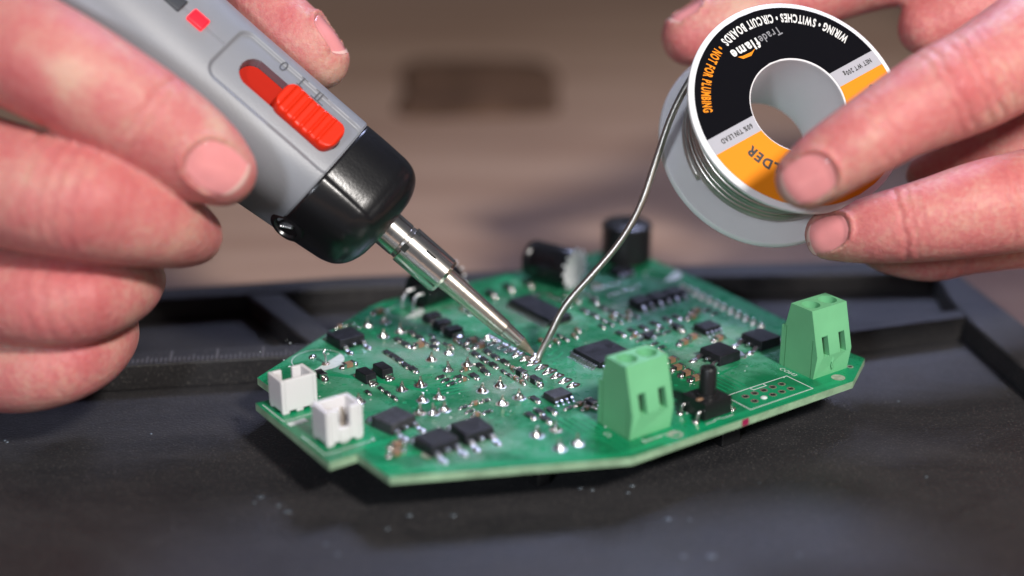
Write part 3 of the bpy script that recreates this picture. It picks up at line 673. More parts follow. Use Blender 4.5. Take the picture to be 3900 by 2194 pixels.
# ---- white two-pin sockets
def socket(loc, rz):
    lx, ly, h = 7.7, 5.8, 7.2; t = .8; b_ = None
    mb = MB(); 
    # walls as one shell: floor, two ends, plain back, slotted front with feet
    mb.box((0, 0, 1.5), (lx-2*t-.02, ly-2*t-.02, 1.2))
    for s_ in (-1, 1): mb.box((s_*(lx/2-t/2), 0, h/2+.3), (t, ly, h-.6))
    mb.box((0, ly/2-t/2, h/2+.3), (lx-2*t-.004, t-.004, h-.62))
    for s_ in (-1, 1): mb.box((s_*(lx/2-t-.95), -ly/2+t/2, h/2+.3), (1.9, t-.004, h-.62))
    mb.box((0, -ly/2+t/2, 1.75), (lx-2*t-3.8, t-.008, 2.8))
    for x in (-3.0, 0, 3.0):
        for s_ in (-1, 1): mb.box((x, s_*(ly/2-.55), .32), (1.5, 1.0, .62))
    b_ = part('pin_socket', mb, M['white_nylon'], loc, rz, bevel=.14)
    for x in (-1.25, 1.25):
        mb = MB(); mb.box((x, .2, 3.6), (.64, .64, 4.6)); build('contact_pin', mb, M['pin'], b_, bevel=.1)
    return b_
socket((-52.75, 8.75), math.pi); socket((-52.2, -8.3), 0)

# ---- push switch
mb = MB(); mb.box((0, 0, 2.0), (7.0, 6.6, 3.4)); mb.box((0, 0, 3.72), (6.2, 5.8, .12)); sw = part('push_switch', mb, M['buzz'], (11.7, -40.4), 0, bevel=.2)
mb = MB(); mb.lathe([(2.3, 3.7), (2.2, 4.2), (1.72, 4.3), (1.68, 9.3), (1.5, 9.55), (.9, 9.5), (.8, 9.0), (.001, 8.9)], 28); build('stem', mb, M['buzz'], sw, smooth=40)
for s_ in (-1, 1):
    for y in (-2.25, 2.25):
        mb = MB(); mb.tube(catmull([(s_*3.3, y, 1.9), (s_*4.1, y, 1.8), (s_*4.4, y, 1.0), (s_*4.7, y, .2)], 4), .42, 8); mb.blob((s_*4.8, y, 0), (.9, .75, .6)); build('leg', mb, M['solder'], sw, smooth=60)
mb = MB(); mb.blob((0, 0, 0), (.9, .6, .25)); part('glue_bead', mb, M['capbody'], (9.0, -41.2, 3.75), smooth=60)

# ---- buzzer
mb = MB(); R = 6.2
mb.lathe([(1.0, 7.5), (1.0, 9.6), (1.25, 9.8), (5.6, 9.8), (R, 9.4), (R, .3), (5.7, 0)], 64); bz = part('buzzer', mb, M['buzz'], (55.0, 36.3), smooth=35)
mb = MB(); mb.lathe([(.001, 8.2), (1.05, 8.2)], 24, caps=False); build('sound_hole', mb, M['hole_dark'], bz)

# ---- lying electrolytic capacitors
def electrolytic(name, p0, p1, r, zc, stripe_ang):
    p0 = np.array([*p0, zc]); p1 = np.array([*p1, zc]); L_ = np.linalg.norm(p1-p0); ax = (p1-p0)/L_
    side = np.cross([0, 0, 1], ax); m = Matrix.Identity(4)
    for i, a in enumerate((side, np.cross(ax, side), ax)):
        for k in range(3): m[k][i] = a[k]
    for k in range(3): m[k][3] = p0[k]*MM
    mb = MB(); mb.lathe([(r*.5, .25), (r*.86, .2), (r*.95, .0), (r, .5), (r, 1.4), (r*.93, 1.8), (r, 2.3), (r, L_-.6), (r*.94, L_)], 48)
    b = build(name, mb, M['sleeve_black'], board, smooth=35); b.matrix_local = m
    mb = MB(); mb.lathe([(.001, L_+.02), (r*.9, L_+.02)], 40, caps=False)
    for k in range(3):
        a = k*math.pi/3; mb.box((0, 0, L_+.08+.011*k), (r*1.5, .35, .12), a)
    for k in range(14):
        a = 2*math.pi*k/14; mb.box((r*.93*math.cos(a), r*.93*math.sin(a), L_-.05+.12*(k % 3)), (r*.32, .5, .5), a+.4*(k % 2))
    build('vent_end', mb, M['capend'], b)
    mb = MB(); n = 10; a0, a1 = stripe_ang
    vs = []
    for i in range(n+1):
        a = a0+(a1-a0)*i/n; c, s_ = math.cos(a)*(r+.03), math.sin(a)*(r+.03); vs += [(c, s_, 2.6), (c, s_, L_-.7)]
    mb.add(vs, [(2*i, 2*i+2, 2*i+3, 2*i+1) for i in range(n)]); build('polarity_stripe', mb, M['stripe'], b, smooth=60)
    return b, m
E1A, E1B = (28.2, 39.8), (32.0, 27.8)
e1, _ = electrolytic('electrolytic_capacitor', E1A, E1B, 4.7, 4.8, (-1.2, -.3))
e2, _ = electrolytic('electrolytic_capacitor', (-5.6, 38.6), (5.6, 40.6), 4.2, 4.3, (-.2, .75))
for y, x1 in ((39.9, -8.9), (36.1, -8.3)):
    mb = MB(); mb.tube(catmull([(-5.6, y-.2, 4.4), (-7.2, y, 4.2), (x1+.2, y, 2.4), (x1, y, .1)], 5), .36, 8); part('capacitor_lead', mb, M['lead'], (0, 0), smooth=60)

# ---- parts below the board that carry it
for x, y, sx, sy in [(-21, -30, 3, 3), (20, -38, 5, 3), (-44, 8, 4, 4), (48, 30, 8, 4), (10, 30, 6, 6)]:
    mb = MB(); mb.box((0, 0, -5.8), (sx, sy, 8.36)); part('pin_header', mb, M['buzz'], (x, y), 0, bevel=.3)

# ------------------------------------------------------------------ soldering iron
T0 = at(1345, 893, 301.2); T1 = at(592, 243, 289.6)
AX = (T1-T0)/np.linalg.norm(T1-T0)                 # from the tip back along the handle
toc = -FWD-AX*(-FWD@AX); toc /= np.linalg.norm(toc)   # across the axis, towards the lens
SIDE = np.cross(AX, toc)
if SIDE@(UP*.75+RIGHT*.65) < 0: SIDE = -SIDE          # upper-right flank
th0 = math.radians(31)
NX = toc*math.cos(th0)+SIDE*math.sin(th0)             # out of the switch face
NY = SIDE*math.cos(th0)-toc*math.sin(th0)
if np.cross(NX, NY)@AX < 0: HAND = -1
else: HAND = 1
PXMM = np.linalg.norm(T1-T0)/math.hypot(753, 650)     # mm of axis per pixel of axis
iron = empty('soldering_iron', matrix=frame_matrix(T0, NX, NY*HAND, AX))
tag(iron, 'grey and black soldering iron with red slide switch, steel tip on the board', 'soldering iron')
YS = HAND                                              # +1 when local y points to the upper-right flank
def tl(t): return t*PXMM
mb = MB(); mb.lathe([(.001, 0), (.22, .06), (1.45, tl(48)), (1.5, tl(50)), (1.76, tl(103))], 40); build('tip', mb, M['tip'], iron, smooth=25)
mb = MB(); mb.lathe([(1.5, tl(50.5)), (1.53, tl(51)), (1.79, tl(104))], 40); build('tip_barrel', mb, M['ferrule'], iron, smooth=25)
mb = MB(); mb.lathe([(1.7, tl(105)), (1.92, tl(106)), (2.42, tl(300)), (2.45, tl(330))], 40); build('shaft', mb, M['shaft'], iron, smooth=25)
mb = MB(); mb.lathe([(2.46, tl(311)), (3.9, tl(308)), (4.25, tl(316)), (4.3, tl(438)), (3.85, tl(440)), (3.75, tl(450)), (3.95, tl(452)), (4.0, tl(520))], 48)
fe = build('ferrule', mb, M['ferrule'], iron, smooth=25)
mb = MB()
for a, z, w in ((0.35, 432, .9), (-.7, 436, 1.6), (2.3, 425, .5), (4.4, 425, .5), (-.1, 375, .45)):
    c, s_ = math.cos(a), math.sin(a); mb.box((4.26*c, 4.26*s_, tl(z)), (.12, w, tl(16 if w > .45 else 30)), a)
build('slot', mb, M['hole_dark'], fe)
def half(t):
    """half sizes of the handle at t px from the tip: (a along x, b along y, offset towards the lower flank)"""
    k = np.clip((t-560)/260, 0, 1); return 12.4+.5*k, 12.9+1.2*k, .2+1.4*k
def sect(t, n_ang, scale=1., p=2.7):
    a, b, off = half(t); out = []
    for q in n_ang:
        c, s_ = math.cos(q), math.sin(q); r = (abs(c/a)**p+abs(s_/b)**p)**(-1/p)
        out.append((r*c*scale+off*.3*-math.sin(th0)*0, (r*s_*scale-off)*YS))
    return out
angs = np.concatenate([np.linspace(-math.pi, -1.25, 40, endpoint=False), np.linspace(-1.25, 1.25, 150, endpoint=False), np.linspace(1.25, math.pi, 40, endpoint=False)])
# black nose
rows = []
for u in np.linspace(0, 1, 26):
    t = 497+u*95; k = .26+.74*(1-(1-u)**2.5)**(1/2.2); rows.append((t, k))
rows = [(500, .20)]+rows+[(t, 1+.006*math.sin((t-592)/117*3.1)) for t in np.linspace(597, 706, 20)]+[(708.5, .985), (709, .93)]
mb = MB(); na = len(angs)
for t, k in rows:
    for q, (x, y) in zip(angs, sect(t, angs, k)):
        tt = t-6*math.cos(q)*min(1, max(0, (t-560)/140)); mb.v.append((x, y, tl(tt)))
for i in range(len(rows)-1):
    for j in range(na): j2 = (j+1) % na; mb.f.append((i*na+j, i*na+j2, (i+1)*na+j2, (i+1)*na+j)); mb.m.append(0)
# shallow ridge where the switch panel runs into the nose
for i, (x, y, z) in enumerate(mb.v):
    ys = y*YS
    if x > 0 and z > tl(525):
        d = abs(ys+7.2); mb.v[i] = (x-.45/(1+math.exp(-(ys+7.2)/.25))*min(1, (z-tl(525))/3), y, z)
nose = build('nose_cap', mb, M['collar'], iron, smooth=50)
# grey handle with recessed panel and switch slot
ts = np.concatenate([np.linspace(709, 1100, 210), np.linspace(1104, 1500, 60), np.linspace(1510, 2050, 30)])
SL0, SL1, SHW = 732, 1022, 3.25            # slot ends (px along the axis) and half width (mm)
def slot_d(t, s):
    a, b = tl(SL0)+SHW, tl(SL1)-SHW; z = tl(t); return math.hypot(z-min(max(z, a), b), s)-SHW
def panel_d(t, s):
    z = tl(t); a, b = tl(690)+3, tl(1080)-3; q = abs(s)-(7.3-3); dx = max(abs(z-(a+b)/2)-(b-a)/2, 0); return math.hypot(dx, max(q, 0))-3 if (dx > 0 or q > 0) else q-3
def sm(x): x = min(max(x, 0), 1); return x*x*(3-2*x)
mb = MB()
for t in ts:
    k = .986 if t < 712 else (1.0+.03*sm((t-1050)/300)-.30*sm((t-1500)/600))
    for q, (x, y) in zip(angs, sect(t, angs, k)):
        tt = t-6*math.cos(q)*(1 if t < 760 else max(0, 1-(t-760)/200)); s = y*YS
        if x > 4 and t < 1130:
            x -= .75*sm(-panel_d(t, s)/.9); x -= 4.6*sm(-slot_d(t, s)/.35)
        if x > 4 and t > 1078: x -= .22*sm((.32-abs(s))/.16)
        mb.v.append((x, y, tl(tt)))
for i in range(len(ts)-1):
    for j in range(na): j2 = (j+1) % na; mb.f.append((i*na+j, i*na+j2, (i+1)*na+j2, (i+1)*na+j)); mb.m.append(0)
mb.f.append(tuple(range(na))); mb.m.append(0); mb.f.append(tuple((len(ts)-1)*na+j for j in range(na))); mb.m.append(0)
body = build('handle', mb, M['grey'], iron, smooth=40)
XF = half(900)[0]
def stadium(z0, z1, hw, n=12):
    c = [(z1-hw+hw*math.sin(math.pi*i/n), hw*math.cos(math.pi*i/n)) for i in range(n+1)]
    d = [(z0+hw-hw*math.sin(math.pi*i/n), -hw*math.cos(math.pi*i/n)) for i in range(n+1)]; return c+d
def slab(mb, poly, x0, x1, mi=0):
    n = len(poly); mb.add([(x0, s*YS, z) for z, s in poly]+[(x1, s*YS, z) for z, s in poly], [tuple(range(n-1, -1, -1)), tuple(range(n, 2*n))]+[(i, (i+1) % n, n+(i+1) % n, n+i) for i in range(n)], mi)
mb = MB(); slab(mb, stadium(tl(SL0)+.3, tl(SL1)-.3, SHW-.3), XF-5.0, XF-3.3); build('switch_plate', mb, M['red_dark'], iron, smooth=40)
# slide button: rounded block with finger ribs
mb = MB(); z0, z1 = tl(728), tl(912); hw = 3.75; nz, ns = 90, 26
for i in range(nz+1):
    z = z0+(z1-z0)*i/nz
    e = min(z-z0, z1-z); wid = hw*(1-max(0, 1-e/2.6)**2.4)**.5 if e < 2.6 else hw; wid = max(wid, .02)
    u = (z-z0)/(z1-z0); hgt = 1.9+1.1*abs(u-.5)**1.5*2.2; rib = .38*max(0, math.cos((u-.5)*2*math.pi*7.5)) if .16 < u < .9 else 0
    for j in range(ns+1):
        s = -wid+2*wid*j/ns; ed = min(1, (1-abs(s/wid))/.25) if wid > .1 else 0; ee = min(1, e/1.1)
        top = XF-.9+(hgt-.9+rib*sm(ed*1.2))*(1-(1-ed)**3)**.5*(1-(1-ee)**3)**.5+.6
        mb.v.append((top, s*YS, z))
for i in range(nz):
    for j in range(ns): a = i*(ns+1)+j; mb.f.append((a, a+1, a+ns+2, a+ns+1)); mb.m.append(0)
k = len(mb.v); bd = [j for j in range(ns+1)]+[i*(ns+1)+ns for i in range(1, nz+1)]+[nz*(ns+1)+j for j in range(ns-1, -1, -1)]+[i*(ns+1) for i in range(nz-1, 0, -1)]
mb.v += [(XF-2.2, mb.v[i][1], mb.v[i][2]) for i in bd]; n = len(bd)
mb.f += [(bd[i], bd[(i+1) % n], k+(i+1) % n, k+i) for i in range(n)]; mb.m += [0]*n
build('slide_button', mb, M['red'], iron, smooth=45)
# lamp and small dark button on the spine
mb = MB(); slab(mb, [(tl(1186), 1.5), (tl(1140), 1.5), (tl(1140), -1.5), (tl(1186), -1.5)], XF-1.2, XF+.85); build('indicator_lamp', mb, M['led'], iron, bevel=.3)
mb = MB(); slab(mb, [(tl(1256), 1.6), (tl(1208), 1.6), (tl(1208), -1.6), (tl(1256), -1.6)], XF-1.2, XF+.7); build('small_button', mb, M['button'], iron, bevel=.3)
def surf_x(t, s):
    a, b, off = half(t); yy = s+off; return a*max(0, 1-abs(yy/b)**2.7)**(1/2.7)
mb = MB()
for t, ch in ((945, '0'), (889, 'I'), (835, 'II')):
    def mp(x, y, t=t):
        z = tl(t)-x; s = 6.0+y-1.1; tt = z/PXMM
        return (surf_x(tt, s)-.75*sm(-panel_d(tt, s)/.9)+.07, s*YS, z)
    text_line(mb, ch, 2.5, mp, .0)
    if ch != '0':
        for q in (-1, 1):
            w = 1.0 if ch == 'I' else 1.9
            x0 = 0; mb.add([mp(-w/1.2, (0 if q < 0 else 2.1)), mp(w/1.2, (0 if q < 0 else 2.1)), mp(w/1.2, (0.2 if q < 0 else 2.3)), mp(-w/1.2, (0.2 if q < 0 else 2.3))], [(0, 1, 2, 3)])
build('switch_marks', mb, M['grey_print'], iron)
# ignition port in the nose with bright contacts
port_t, port_q = 735, -2.15
mb = MB(); x, y = sect(port_t, [port_q*0-1.62], 1.)[0]
pc = np.array([x, y, tl(690)])
mb.lathe([(3.0, -.6), (3.0, .15), (2.2, .35), (1.9, -.3), (.001, -.4)], 28)
nv = np.array([math.cos(-1.35), math.sin(-1.35)*YS, 0]); zt = np.array([0, 0, 1.]); ot = np.cross(zt, nv)
mb.v = [tuple(pc+p[0]*zt*1.25+p[1]*ot+p[2]*nv) for p in mb.v]
port = build('ignition_port', mb, M['collar'], iron, smooth=40)
mb = MB()
for k in range(5): mb.blob((-.6+.35*k, .7-.4*k, -.3), (.34, .3, .5), 8, 4)
mb.v = [tuple(pc+p[0]*zt*1.25+p[1]*ot+p[2]*nv) for p in mb.v]; build('contact', mb, M['lead'], port, smooth=60)

# ------------------------------------------------------------------ reel of solder
tilt = math.radians(21)
SN = -FWD*math.cos(tilt)+(RIGHT*.53+UP*.85)*math.sin(tilt); SN /= np.linalg.norm(SN)
SO = at(2009, 264, 288.5)
lx = -RIGHT*.845-UP*.535; lx = lx-SN*(lx@SN); lx /= np.linalg.norm(lx); ly = np.cross(SN, lx)
reel = empty('solder_reel', matrix=frame_matrix(SO, lx, ly, SN))
tag(reel, 'white plastic solder reel with black and orange label held in fingers', 'solder reel')
R = 23.3; RH = 10.2; WID = 21.5
mb = MB(); mb.lathe([(RH, -1.5), (RH, -.2), (RH+.25, 0), (R-.5, 0), (R, -.4), (R, -1.2), (R-.4, -1.5)], 128, closed=True); build('front_flange', mb, M['spool'], reel, smooth=40)
mb = MB(); mb.lathe([(RH, -WID+.3), (RH, -WID+1.5), (R-.3, -WID+1.9), (R, -WID+1.5), (R, -WID+.4), (R-.5, -WID)], 128, closed=True); build('back_flange', mb, M['spool'], reel, smooth=40)
mb = MB(); mb.lathe([(RH, -WID+1.4), (RH, -1.4), (RH+1.2, -1.4), (RH+1.2, -WID+1.4)], 96, closed=True)
hub = build('hub', mb, M['spool'], reel, smooth=40)
# wound wire
mb = MB(); pts = []; wr = .8; turns = 11
for i in range(turns*72+1):
    a = 2*math.pi*i/72; z = -2.4-(WID-5.0)*(i/(turns*72)); pts.append(((18.0+.15*math.sin(a*.37))*math.cos(a), (18.0+.15*math.sin(a*.37))*math.sin(a), z))
mb.tube(pts, .82, 8); build('wound_solder', mb, M['solder_wire'], reel, smooth=180)
mb = MB(); mb.lathe([(RH+1.2, -WID+2.0), (RH+1.2, -1.6), (17.4, -1.6), (17.4, -WID+2.0)], 96, closed=True); build('inner_winding', mb, M['solder_wire'], reel, smooth=30)
# printed label: orange half, silver band, black half
RO, RI = 22.1, 10.5
def half_disc(y_lo, y_hi, z):
    """ring area between two label heights"""
    mb = MB(); n = 60; ys = np.linspace(y_lo, y_hi, n)
    for sgn in (-1, 1):
        b = len(mb.v)
        for y in ys:
            xo = math.sqrt(max(0, RO**2-y*y)); xi = math.sqrt(max(0, RI**2-y*y)); mb.v += [(sgn*xo, y, z), (sgn*xi, y, z)]
        for i in range(n-1): mb.f.append((b+2*i, b+2*i+1, b+2*i+3, b+2*i+2)); mb.m.append(0)
    return mb
build('label_black', half_disc(-RO, -2.6, .05), M['lab_black'], reel); build('label_band', half_disc(-2.6, .9, .05), M['lab_silver'], reel); build('label_orange', half_disc(.9, RO, .05), M['lab_orange'], reel)
def arc_text(mb, s, size, r, a_from, a_to, bottom, bold=.03):
    """letters spread along an arc between two label angles"""
    a_from, a_to = math.radians(a_from), math.radians(a_to); mid = (a_from+a_to)/2
    sx = abs(a_to-a_from)*r/(sum(glyph(c, bold)[2] for c in s)*size)
    if bottom: f = lambda x, y: ((r-y)*math.cos(mid+x/r), (r-y)*math.sin(mid+x/r), .075)
    else: f = lambda x, y: ((r+y)*math.cos(mid-x/r), (r+y)*math.sin(mid-x/r), .075)
    text_line(mb, s, size, f, bold, sx)
mb = MB(); arc_text(mb, 'WIRING \u2022 SWITCHES \u2022 CIRCUIT BOARDS', 1.9, 20.6, -159, -71, True, .05)
build('white_lettering', mb, M['lab_white'], reel)
mb = MB(); arc_text(mb, '\u2022 NOT FOR PLUMBING', 1.9, 20.6, -68, -22, True, .05); build('orange_lettering', mb, M['lab_orange'], reel)
mb = MB(); text_line(mb, 'flame', 2.2, lambda x, y: (2.9+x, -16.6+y, .075), .05, .85); build('logo_lettering', mb, M['lab_white'], reel)
mb = MB(); text_line(mb, 'Trade', 1.9, lambda x, y: (-3.7+x, -16.6+y, .075), .02, .75); build('logo_lettering', mb, M['lab_grey'], reel)
mb = MB(); mb.add([(.9, -14.7, .075), (2.1, -14.4, .075), (4.3, -14.5, .075), (5.4, -14.8, .075), (4.6, -13.9, .075), (2.6, -13.7, .075)], [(0, 1, 2, 3, 4, 5)]); build('logo_flame', mb, M['lab_orange'], reel)
mb = MB(); text_line(mb, '60% TIN LEAD', 1.05, lambda x, y: (15.6+x, -1.4+y, .075), .05, .72); text_line(mb, 'NET WT 200g', 1.0, lambda x, y: (-16.6+x, -1.4+y, .075), .05, .72)
arc_text(mb, 'SOLDER', 2.1, 14.4, 54, 9, False, .06); arc_text(mb, '60/40', 1.8, 16.6, 168, 132, False, .05)
build('black_lettering', mb, M['lab_ink'], reel)
# free end running down to the joint
path = [(1352, 908, 300.8), (1362, 884, 300.7), (1386, 838, 300), (1412, 786, 299.5), (1444, 742, 299), (1500, 680, 298), (1552, 618, 297.4), (1592, 556, 297), (1622, 490, 296.8), (1650, 405, 296.6), (1690, 290, 296.4), (1737, 200, 296.2), (1790, 130, 296.5)]
pts = catmull([at(*p) for p in path], 8)
inv = np.array(reel.matrix_world.inverted())
mb = MB(); mb.tube([inv[:3, :3]@p+inv[:3, 3]/MM for p in pts], [.5, .65]+[.76]*(len(pts)-2), 16); build('solder_strand', mb, M['solder_wire'], reel, smooth=180)

# ------------------------------------------------------------------ hands: one closed surface each, polygonised from blended limbs
def rcone(P, a, b, ra, rb):
    ba = b-a; l2 = ba@ba; rr = ra-rb; a2 = l2-rr*rr; il2 = 1/l2
    pa = P-a; y = pa@ba; z = y-l2; x2 = ((pa*l2-y[:, None]*ba)**2).sum(1); y2 = y*y*l2; z2 = z*z*l2
    k = np.sign(rr)*rr*rr*x2
    c1 = np.sign(z)*a2*z2 > k; c2 = np.sign(y)*a2*y2 < k
    return np.where(c1, np.sqrt(x2+z2)*il2-rb, np.where(c2, np.sqrt(x2+y2)*il2-ra, (np.sqrt(np.maximum(x2*a2*il2, 0))+y*rr)*il2-ra))
def smin(a, b, k):
    h = np.maximum(k-np.abs(a-b), 0)/k; return np.minimum(a, b)-h*h*k*.25
class Hand:
    def __init__(s, h): s.h = h; s.limbs = []; s.nails = []; s.creases = []; s.tones = []
    def limb(s, pts, palm=False, n=6):
        """pts: (px, py, depth, radius px) along a finger or a mass of the palm"""
        q = []
        for px, py, D, r in pts: q.append([*at(px, py, D), r*D/FPX])
        s.limbs.append((catmull(q, n), palm)); return s.limbs[-1][0]
    def field(s):
        allp = np.array([p for c, _ in s.limbs for p in c]); lo = (allp[:, :3]-allp[:, 3:]).min(0)-3; hi = (allp[:, :3]+allp[:, 3:]).max(0)+3
        s.lo = lo; s.n = np.ceil((hi-lo)/s.h).astype(int)+1; n = s.n
        fields = []; palm = None
        for c, isp in s.limbs:
            F = np.full(n, 9., np.float32)
            for a, b in zip(c[:-1], c[1:]):
                L_ = np.linalg.norm(b[:3]-a[:3]); m = max(a[3], b[3])+5
                i0 = np.maximum(((np.minimum(a[:3], b[:3])-m-lo)/s.h).astype(int), 0); i1 = np.minimum(((np.maximum(a[:3], b[:3])+m-lo)/s.h).astype(int)+2, n)
                g = np.stack(np.meshgrid(*[lo[k]+s.h*np.arange(i0[k], i1[k]) for k in range(3)], indexing='ij'), -1); sh = g.shape[:3]
                d = rcone(g.reshape(-1, 3), a[:3], b[:3], a[3], b[3] if abs(a[3]-b[3]) < L_*.95 else a[3]).reshape(sh)
                sl = tuple(slice(i0[k], i1[k]) for k in range(3)); F[sl] = np.minimum(F[sl], d)
            if isp: palm = F if palm is None else smin(palm, F, 9.)
            else: fields.append(F)
        out = fields[0]
        for F in fields[1:]: out = smin(out, F, .9)
        if palm is not None: out = smin(out, palm, 7.)
        s.F = out
    def grid(s, idx):
        i, j, k = idx; return s.lo+s.h*np.stack([i, j, k], -1)
    def local(s, c, m):
        i0 = np.maximum(((c-m-s.lo)/s.h).astype(int), 0); i1 = np.minimum(((c+m-s.lo)/s.h).astype(int)+2, s.n)
        g = np.stack(np.meshgrid(*[s.lo[k]+s.h*np.arange(i0[k], i1[k]) for k in range(3)], indexing='ij'), -1)
        return tuple(slice(i0[k], i1[k]) for k in range(3)), g
    def crease(s, px, py, D, ang, r_px, depth=.35, w=.5, curve=0., toward=None):
        """skin fold across a finger; ang = image direction of the finger"""
        c = at(px, py, D); a = math.cos(ang)*RIGHT+math.sin(ang)*UP; b = -math.sin(ang)*RIGHT+math.cos(ang)*UP; r = r_px*D/FPX
        sl, g = s.local(c, r+3); d = g-c; t = d@a; q = d@b
        t = t-curve*(q/r)**2+.25*np.sin(q*1.3+px); m = np.clip(1.15-np.abs(q)/r, 0, .3)/.3*(np.clip((d@-FWD)/2+.2, 0, 1))*(np.linalg.norm(d, axis=-1) < r+3)
        s.F[sl] += (.95*depth*np.exp(-(t/w)**2)*m-.05*np.exp(-((np.abs(t)-2.2*w)/w)**2)*m).astype(np.float32)
    def bump(s, px, py, D, r_px, amt):
        c = at(px, py, D); r = r_px*D/FPX; sl, g = s.local(c, 2.2*r); d = np.linalg.norm(g-c, axis=-1); s.F[sl] -= (amt*np.exp(-(d/r)**2)).astype(np.float32)
    def nail(s, px, py, D, ang, lw, ll, roll=0., pitch=0.):
        """nail plate: centre px, image direction to the finger tip, half width/length in px"""
        a = math.cos(ang)*RIGHT+math.sin(ang)*UP; b0 = -math.sin(ang)*RIGHT+math.cos(ang)*UP; n0 = -FWD
        b = b0*math.cos(roll)+n0*math.sin(roll); n = np.cross(a, b); n = n if n@n0 > 0 else -n
        a2 = a*math.cos(pitch)-n*math.sin(pitch); n2 = n*math.cos(pitch)+a*math.sin(pitch)
        c = at(px, py, D); k = D/FPX; s.nails.append((c, a2, b, n2, lw*k, ll*k))
        sl, g = s.local(c, 1.7*max(lw, ll)*k+4); d = g-c; u = d@a2/(ll*k); v = d@b/(lw*k)
        rho = (np.abs(u)**2.6+np.abs(v)**2.6)**(1/2.6); front = np.clip((d@n2+3)/3, 0, 1)
        sink = .46*np.clip((1.0-rho)/.10, 0, 1); rim = .52*np.exp(-((rho-1.13)/.10)**2)*np.where(u > .55, .15, 1)
        s.F[sl] += ((sink-rim)*front).astype(np.float32)
    def sample(s, P):
        q = (P-s.lo)/s.h; i = np.clip(np.floor(q).astype(int), 0, s.n-2); f = np.clip(q-i, 0, 1); r = 0
        for dx in (0, 1):
            for dy in (0, 1):
                for dz in (0, 1):
                    w = (f[:, 0] if dx else 1-f[:, 0])*(f[:, 1] if dy else 1-f[:, 1])*(f[:, 2] if dz else 1-f[:, 2]); r = r+w*s.F[i[:, 0]+dx, i[:, 1]+dy, i[:, 2]+dz]
        return r
    def surface(s):
        F = s.F; F[0] = F[-1] = 5; F[:, 0] = F[:, -1] = 5; F[:, :, 0] = F[:, :, -1] = 5
        neg = F < 0; n = s.n
        cnt = np.zeros(n-1, np.int8)
        for dx in (0, 1):
            for dy in (0, 1):
                for dz in (0, 1): cnt += neg[dx:n[0]-1+dx, dy:n[1]-1+dy, dz:n[2]-1+dz]
        act = np.argwhere((cnt > 0) & (cnt < 8)); vid = -np.ones(n-1, np.int64); vid[tuple(act.T)] = np.arange(len(act))
        acc = np.zeros((len(act), 3)); c = np.zeros(len(act))
        cor = [(x, y, z) for x in (0, 1) for y in (0, 1) for z in (0, 1)]
        for a in cor:
            for ax in range(3):
                if a[ax]: continue
                b = list(a); b[ax] = 1; fa = F[act[:, 0]+a[0], act[:, 1]+a[1], act[:, 2]+a[2]]; fb = F[act[:, 0]+b[0], act[:, 1]+b[1], act[:, 2]+b[2]]
                m = (fa < 0) != (fb < 0); t = np.where(m, fa/np.where(m, fa-fb, 1), 0); p = np.array(a, float)[None]+t[:, None]*(np.array(b)-np.array(a))[None]
                acc[m] += p[m]; c[m] += 1
        V = s.lo+s.h*(act+acc/c[:, None]); quads = []
        for ax in range(3):
            sl0 = [slice(None)]*3; sl1 = [slice(None)]*3; sl0[ax] = slice(0, -1); sl1[ax] = slice(1, None)
            e = np.argwhere(neg[tuple(sl0)] != neg[tuple(sl1)]); o1, o2 = [(1, 2), (2, 0), (0, 1)][ax]
            flip = neg[tuple(e.T)]; qd = []
            for d1, d2 in ((-1, -1), (0, -1), (0, 0), (-1, 0)):
                q = e.copy(); q[:, o1] += d1; q[:, o2] += d2; qd.append(vid[tuple(q.T)])
            qd = np.stack(qd, 1); qd[~flip] = qd[~flip][:, ::-1]; quads.append(qd)
        Q = np.concatenate(quads); Q = Q[(Q >= 0).all(1)]
        return V, Q
    def make(s, name, label, tone_pts, origin):
        V, Q = s.surface(); o = np.array(origin)
        me = bpy.data.meshes.new(name); me.from_pydata(((V-o)*MM).tolist(), [], Q.tolist()); me.materials.append(M['skin'])
        tone = np.full(len(V), .42)
        for px, py, D, r, amt in tone_pts:
            d = np.linalg.norm(V-at(px, py, D), axis=1)/(r*D/FPX); tone += amt*np.exp(-d*d)
        at_ = me.attributes.new('tone', 'FLOAT', 'POINT'); at_.data.foreach_set('value', tone.astype(np.float32))
        me.shade_smooth(); ob = bpy.data.objects.new(name, me); COL.objects.link(ob); ob.location = tuple(o*MM)
        sm_ = ob.modifiers.new('soften', 'SMOOTH'); sm_.factor = .5; sm_.iterations = 2
        tag(ob, label, 'hand')
        for c, a, b, n, lw, ll in s.nails:
            nu, nv = 26, 20; P = []; 
            for i in range(nu+1):
                for j in range(nv+1):
                    u = -1+2*i/nu; v = -1+2*j/nv
                    # map the square to a rounded plate
                    uu = u*math.sqrt(1-.42*v*v); vv = v*math.sqrt(1-.42*u*u); P.append(c+a*uu*ll+b*vv*lw)
            P = np.array(P); best = np.zeros(len(P)); hit = np.zeros(len(P), bool)
            for t in np.arange(9, -12, -.1):
                f = s.sample(P+n*t); m = ~hit & (f < 0); best[m] = t+.05; hit |= m
            best[~hit] = best[hit].min() if hit.any() else 0
            G = best.reshape(nu+1, nv+1)
            for _ in range(6): G[1:-1, 1:-1] = (G[1:-1, 1:-1]*2+G[:-2, 1:-1]+G[2:, 1:-1]+G[1:-1, :-2]+G[1:-1, 2:])/6
            ii, jj = np.meshgrid(np.linspace(-1, 1, nu+1), np.linspace(-1, 1, nv+1), indexing='ij'); edge = np.maximum(np.abs(ii), np.abs(jj))
            off = .22-.50*np.clip((edge-.86)/.14, 0, 1)**2*np.where(ii > .8, .35, 1)
            top = P+n[None]*(G+off).reshape(-1, 1)
            mb = MB(); mb.v = [tuple(p-o) for p in top]; w = nv+1
